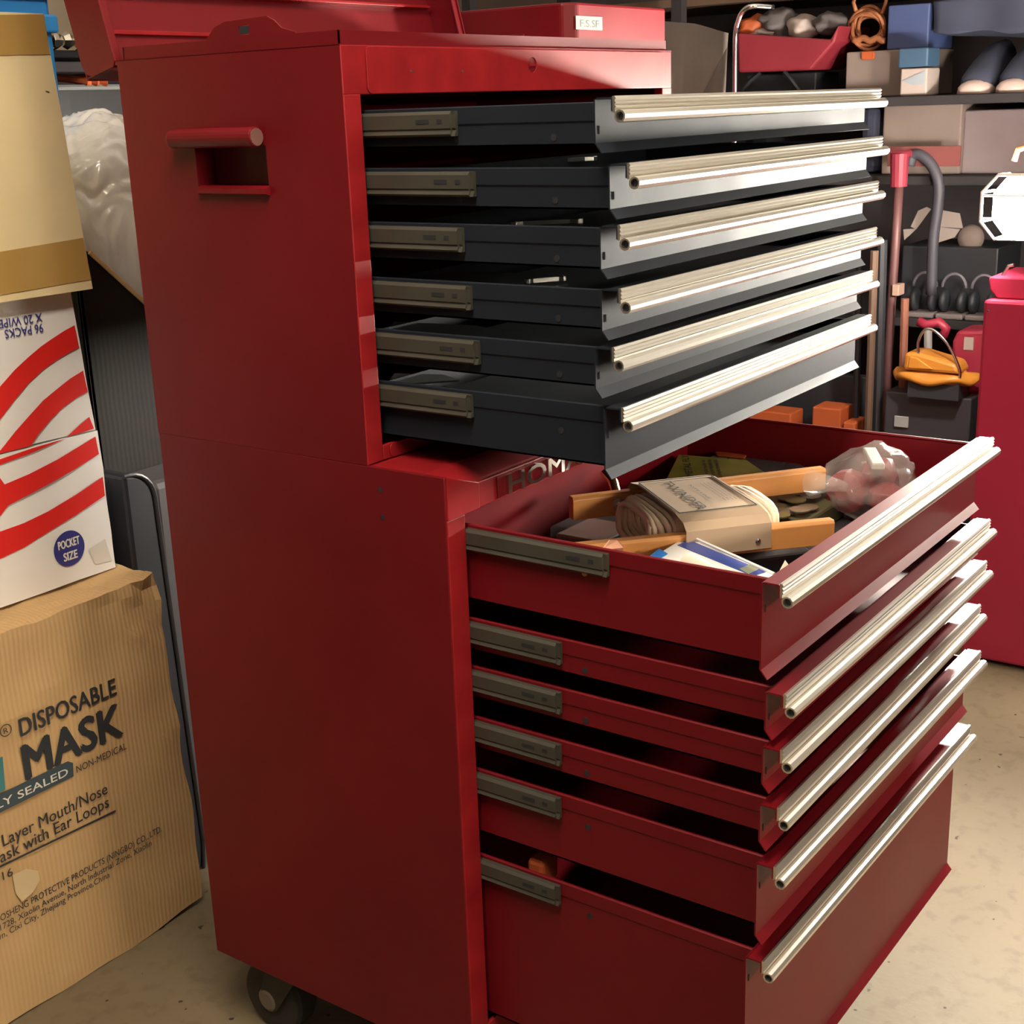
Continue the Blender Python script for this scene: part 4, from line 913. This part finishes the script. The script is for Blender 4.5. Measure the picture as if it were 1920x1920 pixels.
# red sled-shaped tray with bags on it
rt = thing('red_bin', PX(1480, 134, 2.33), 'red plastic bin filled with bagged bits on the shelf', 'bin')
xr0 = 2.34
def PXl(l, x): return [(PX(u, v, x).y, PX(u, v, x).z) for u, v in l]
MB().prism(PXl([(1382, 62), (1556, 74), (1572, 46), (1566, 78), (1520, 131), (1384, 136)], xr0), 0, xr0, xr0+.22).build('bin_body', mat('red_bin_plastic', (.22, .018, .030), .5), rt, bevel=.006)
for i, (u, v, ru, rv, m_) in enumerate(((1420, 52, 28, 22, ORANGE), (1462, 46, 34, 28, mat('grey_rags', (.10, .085, .09), .8)), (1510, 52, 30, 22, PALE), (1560, 45, 26, 20, mat('grey_rags', (.1, .085, .09), .8)), (1440, 62, 30, 10, PALE))):
    c = PX(u, v, xr0+.10); s_ = .00145
    bm = bmesh.new(); bmesh.ops.create_icosphere(bm, subdivisions=3, radius=1); vs = []
    for q_ in bm.verts:
        d = q_.co.normalized(); kk = 1+.35*noise.noise(d*2+Vector((i*3, 0, 0))); vs.append(c+Vector((d.x*.07*kk, d.y*ru*s_*kk, d.z*rv*s_*kk)))
    bm.verts.index_update(); fs = [tuple(v_.index for v_ in f.verts) for f in bm.faces]; bm.free()
    MB().add(vs, fs).build('bagged_bit', m_, rt, smooth=True)
MB().tube([PX(1425, 136, xr0+.05), PX(1408, 150, xr0+.05), PX(1390, 172, xr0+.05)], .006, 6).build('bin_leg', BLK, rt)
MB().tube([PX(1470, 134, xr0+.05), PX(1484, 150, xr0+.05), PX(1500, 172, xr0+.05)], .006, 6).build('bin_leg', BLK, rt)
pbox('black_block', 1400, 138, 1530, 176, xr0+.08, .15, BLK, 'black box supporting the red bin on the shelf', 'box', z0=SZ[3]+E1)
# cloth-covered pile and thin bent rod
cl = thing('covered_pile', (1.85, .85, 0), 'grey-brown cloth draped over a tall pile beside the red toolbox', 'draped cloth')
pl_ = PXl([(1225, 38), (1300, 44), (1366, 62), (1364, 88), (1322, 172)], 1.72)
pl_ = pl_+[(pl_[-1][0]-.02, .02), (pl_[0][0]+.04, .02)]
g = MB(); g.prism(pl_, 0, 1.72, 1.95); g.warp(lambda p: (p.x, p.y+(p.x-1.72)*.75, p.z))
bm = bmesh.new(); bv = [bm.verts.new(p) for p in g.v]
for f in g.f: bm.faces.new([bv[i] for i in f])
bmesh.ops.triangulate(bm, faces=bm.faces); bmesh.ops.subdivide_edges(bm, edges=bm.edges, cuts=5, use_grid_fill=True)
vs = [v.co+Vector((.03*noise.noise(Vector((v.co.y*14, v.co.z*3, 2))), .008*noise.noise(v.co*9), 0)) for v in bm.verts]; bm.verts.index_update()
MB().add(vs, [tuple(v.index for v in f.verts) for f in bm.faces]).build('cloth', CLOTH, cl, smooth=True); bm.free()
MB().tube([PX(1378, 172, 1.70)+Vector((0, 0, -.75))]+smooth_path([ PX(1378, 172, 1.70), PX(1379, 70, 1.70), PX(1384, 40, 1.70), PX(1394, 20, 1.70), PX(1412, 12, 1.70), PX(1450, 14, 1.74)]), .0055, 10).build('bent_rod', CHROME, smooth=True, label='thin bent chrome rod standing beside the draped cloth', cat='rod')
zr = PX(1378, 172, 1.70).z-.75
MB().lathe((1.70, PX(1378, 172, 1.70).y, 0), [(.06, 0), (.06, .01), (.012, .02), (.010, zr+.02)], 16, 2).build('rod_stand', BLK, label='black round foot holding the bent chrome rod', cat='stand')
# mid shelf: dusty boxes
pbox('shelf_box', 1655, 196, 1802, 300, 2.34, .3, TANB, 'dusty cardboard box on the middle shelf left of the light', 'cardboard box', z0=SZ[2]+E1)
pbox('shelf_box', 1806, 205, 1960, 300, 2.36, .3, mat('mauve_box', (.20, .155, .16), .8), 'pale mauve cardboard box on the middle shelf above the light', 'cardboard box', z0=SZ[2]+E1)
pbox('dark_bag', 1612, 200, 1652, 300, 2.36, .25, DENIM, 'dark cloth bag on the middle shelf behind the chest drawers', 'bag', z0=SZ[2]+E1, bevel=.02)
pbox('red_label_strip', 1664, 274, 1800, 312, 2.270, .008, mat('faded_red_strip', (.16, .04, .038), .8), 'faded red strip along the middle shelf edge', 'strip', bevel=.001)
# between middle and lower shelf: papers, hose, headphones
for k_, (pts, lb) in enumerate((([(1722, 395), (1738, 388), (1746, 392), (1718, 430), (1708, 425)], 'pale folded paper hanging near the red hand truck'),
                 ([(1694, 430), (1720, 428), (1696, 450)], 'small pale paper corner beside the hand truck pole'),
                 ([(1748, 424), (1800, 430), (1790, 445), (1738, 462)], 'wide pale paper wedge under the grey hose'),
                 ([(1756, 392), (1800, 400), (1806, 428), (1762, 425)], 'crumpled pale paper behind the grey hose'))):
    slab('paper_sheet', [PX(u, v, 2.40+.012*k_) for u, v in pts], .002, PALE, lb, 'paper')
pbox('black_bin', 1690, 463, 1870, 545, 2.395, .2, BLK, 'long black bin on the lower shelf behind the ear defenders', 'bin', z0=SZ[1]+E1)
c = PX(1820, 446, 2.44); MB().lathe(c, [(.012, -.02), (.028, -.014), (.034, 0), (.028, .014), (.012, .02)], 20, 0).build('round_pad', TANB, smooth=True, label='round pale pad below the glaring work light', cat='pad')
MB().tube(smooth_path([PX(1705, 310, 2.26), PX(1712, 292, 2.26), PX(1728, 292, 2.26), PX(1748, 312, 2.26), PX(1760, 345, 2.26), PX(1758, 390, 2.26), PX(1750, 450, 2.26), PX(1746, 552, 2.262)]), .013, 10).build('grey_hose', mat('hose_grey', (.045, .042, .055), .6), smooth=True, label='thick dark grey hose arching beside the red hand truck', cat='hose')
for i, (u, lb) in enumerate(((1735, 'black ear defenders on the lower shelf next to the hand truck'), (1790, 'black ear defenders in the middle of the lower shelf'), (1846, 'black ear defenders on the lower shelf beside the red tray'))):
    o = thing('ear_defenders', PX(u, 545, 2.31), lb, 'ear defenders', 'ear defenders on the lower shelf')
    zc_ = SZ[1]+.05
    cen = PX(u, 520, 2.32)
    MB().tube([(2.32, cen.y+.029*math.cos(a), zc_+.025+.034*math.sin(a)) for a in [math.pi*j/12 for j in range(13)]], .004, 8).build('head_band', mat('band_grey', (.12, .11, .13), .4), o, smooth=True)
    for s in (-1, 1): MB().lathe((2.32, cen.y+s*.022, zc_-.008), [(.020, -.009), (.027, -.005), (.028, .003), (.020, .009)], 16, 1).build('ear_cup', BLK, o, smooth=True)
    MB().box((2.29, cen.y-.034, SZ[1]+E1), (2.35, cen.y+.034, SZ[1]+.014)).build('cup_rest', mat('pale_rest', (.16, .13, .13), .5), o, bevel=.004)
# red hand truck leaning on the shelves
ht = thing('hand_truck', PX(1672, 780, 2.2), 'red hand truck with long steel pole in front of the shelving', 'hand truck')
xh = 2.20
MB().tube([PX(1686, 345, xh), PX(1678, 470, xh), PX(1672, 560, xh), PX(1666, 660, xh), PX(1660, 815, xh), Vector((xh, PX(1660, 815, xh).y, .012))], .011, 10).build('pole', mat('pole_rust', (.12, .05, .05), .5, .2), ht, smooth=True)
MB().tube([PX(1687, 288, xh), PX(1685, 350, xh)], [.022, .020], 14).build('pole_socket', mat('truck_red', (.20, .014, .032), .6), ht)
MB().tube([PX(1672, 290, xh), PX(1708, 288, xh)], .0085, 10).build('cross_grip', mat('truck_red', (.20, .014, .032), .6), ht)
MB().box((xh-.02, PX(1690, 560, xh).y, PX(1685, 553, xh).z), (xh+.02, PX(1677, 560, xh).y, PX(1685, 532, xh).z)).build('collar', mat('collar_tan', (.36, .23, .18), .5), ht, bevel=.002)
zb3 = .012
MB().box((xh-.13, PX(1660, 815, xh).y-.16, 0.0005), (xh+.03, PX(1660, 815, xh).y+.02, .012)).build('toe_plate', STEEL, ht)
# garden tool handles standing by the truck
for i, (u0, v0, u1, w_, m_, lb) in enumerate(((1640, 470, 1628, .010, WOODB, 'dark wooden long stick standing nearest the chest drawers'), (1655, 450, 1645, .012, BLK, 'black long stick standing next to the hand truck pole'),
        (1697, 560, 1690, .010, mat('orange_brown_handle', (.22, .08, .05), .6), 'orange-brown long stick right of the hand truck pole'), (1612, 480, 1604, .009, BLK, 'thin black long stick behind the lowest chest drawer'))):
    p0 = PX(u0, v0, 2.12+.02*i); p1 = PX(u1, 800, 2.12+.02*i)
    d = (p1-p0); p2 = p0+d*((p0.z-.004)/(p0.z-p1.z))
    MB().tube([p0, p1, p2], w_, 8).build('broomstick', m_, label=lb, cat='broomstick', group='sticks by the hand truck')
# dark storage below
for u0, v0, u1, v1, x, dep, m_, lb, z0 in ((1655, 740, 1815, 960, 2.10, .14, mat('charcoal_case', (.035, .032, .04), .5), 'charcoal tool case on the floor under the amber cap', .0006),
        (1450, 700, 1640, 960, 2.24, .03, BLK, 'black panel leaning behind the roller drawers', .0006)):
    ob = pbox('floor_case', u0, v0, u1, v1, x, dep, m_, lb, 'case', z0=z0); oc2 = ob if u0 == 1655 else oc2
zt3 = PX(1735, 740, 2.10).z
q = [PX(1678, 790, 2.0985), PX(1702, 788, 2.0985)]
MB().box((2.094, PX(1704, 790, 2.1).y, PX(1690, 800, 2.1).z), (2.0995, PX(1678, 790, 2.1).y, PX(1690, 780, 2.1).z)).build('case_latch', GREY, oc2, bevel=.001)
# amber cap with scalloped brim and wire bail, standing on the charcoal case
ac_ = thing('amber_cap', (2.10, PX(1742, 715, 2.06).y, zt3), 'amber plastic cap with scalloped brim on the charcoal case', 'plastic cap')
cy0 = PX(1742, 715, 2.06).y; zb4 = PX(1742, 718, 2.06).z
n = 48; vs = []
def cpr(r, a): return r*(1+.06*math.cos(5*a))
for k_, (r, h) in enumerate(((.098, 0), (.102, .008), (.096, .016), (.070, .022), (.066, .030))):
    for j in range(n):
        a = 2*math.pi*j/n; vs.append((2.10+.55*cpr(r, a)*math.cos(a), cy0+cpr(r, a)*math.sin(a), zb4+h+(.006*math.cos(5*a) if k_ < 3 else 0)))
g = MB().add(vs, [(i*n+j, i*n+(j+1) % n, (i+1)*n+(j+1) % n, (i+1)*n+j) for i in range(4) for j in range(n)]+[tuple(range(n))[::-1], tuple(range(4*n, 5*n))])
g.build('brim', YELLOW, ac_, smooth=True)
MB().prism([(cy0+.062, zb4+.026), (cy0+.060, zb4+.068), (cy0+.030, zb4+.070), (cy0-.060, zb4+.050), (cy0-.072, zb4+.026)], 0, 2.055, 2.135).build('crown', YELLOW, ac_, bevel=.008)
MB().prism([(cy0+.050, zb4+.032), (cy0+.046, zb4+.060), (cy0+.028, zb4+.058), (cy0-.010, zb4+.034)], 0, 2.051, 2.056).build('crown_panel', YELLOW, ac_, bevel=.002)
MB().box((2.06, cy0-.07, zt3+.0004), (2.14, cy0+.05, zb4+.004)).build('cap_base', BLK, ac_)
MB().tube(smooth_path([PX(1722, 664, 2.06), PX(1722, 640, 2.06), PX(1735, 618, 2.06), PX(1755, 622, 2.06), PX(1780, 650, 2.06), PX(1798, 690, 2.06), PX(1800, 708, 2.06)]), .0035, 8).build('wire_bail', CHROME, ac_, smooth=True)
# red jug and red grip behind
jg = thing('red_jug', PX(1800, 720, 2.16), 'red plastic jug with pale label between cap and side cabinet', 'jug')
jx = 2.16
MB().prism(PXl([(1785, 640), (1795, 620), (1860, 620), (1860, 740), (1784, 740)], jx), 0, jx, jx+.10).build('jug_body', mat('jug_red', (.30, .02, .045), .45), jg, bevel=.008)
MB().box((jx-.003, PX(1826, 645, jx).y, PX(1815, 656, jx).z), (jx-.0005, PX(1808, 645, jx).y, PX(1815, 632, jx).z)).build('jug_label', PALE, jg)
rg = thing('red_clamp', PX(1745, 640, 2.2), 'dark red clamp grips behind the amber cap', 'clamp')
MB().tube([PX(1722, 602, 2.2), PX(1738, 610, 2.2), PX(1762, 604, 2.2), PX(1774, 616, 2.2), PX(1768, 632, 2.2)], .012, 8).build('clamp_grip', mat('jug_red', (.30, .02, .045), .45), rg, smooth=True)
MB().tube([PX(1740, 608, 2.2), PX(1740, 680, 2.2), PX(1740, 740, 2.2)], .010, 8).build('clamp_bar', GREY, rg)
# orange tools low behind the roller drawers
for u0, v0, u1, v1, lb in ((1405, 772, 1482, 800, 'wide orange tool head lying lowest behind the open drawer'), (1522, 765, 1576, 800, 'upright orange tool box behind the open red drawer'), (1580, 792, 1602, 806, 'small orange block next to the orange tool box')):
    pbox('orange_block', u0, v0, u1, v1+30, 2.12, .08, ORANGE, lb, 'tool', group='orange tools on the floor', z0=.20)
MB().box((2.10, PX(1612, 800, 2.12).y, .0005), (2.225, PX(1395, 800, 2.12).y, .1995)).build('low_crate', BLK, bevel=.004, label='low black crate holding the orange tools', cat='crate')
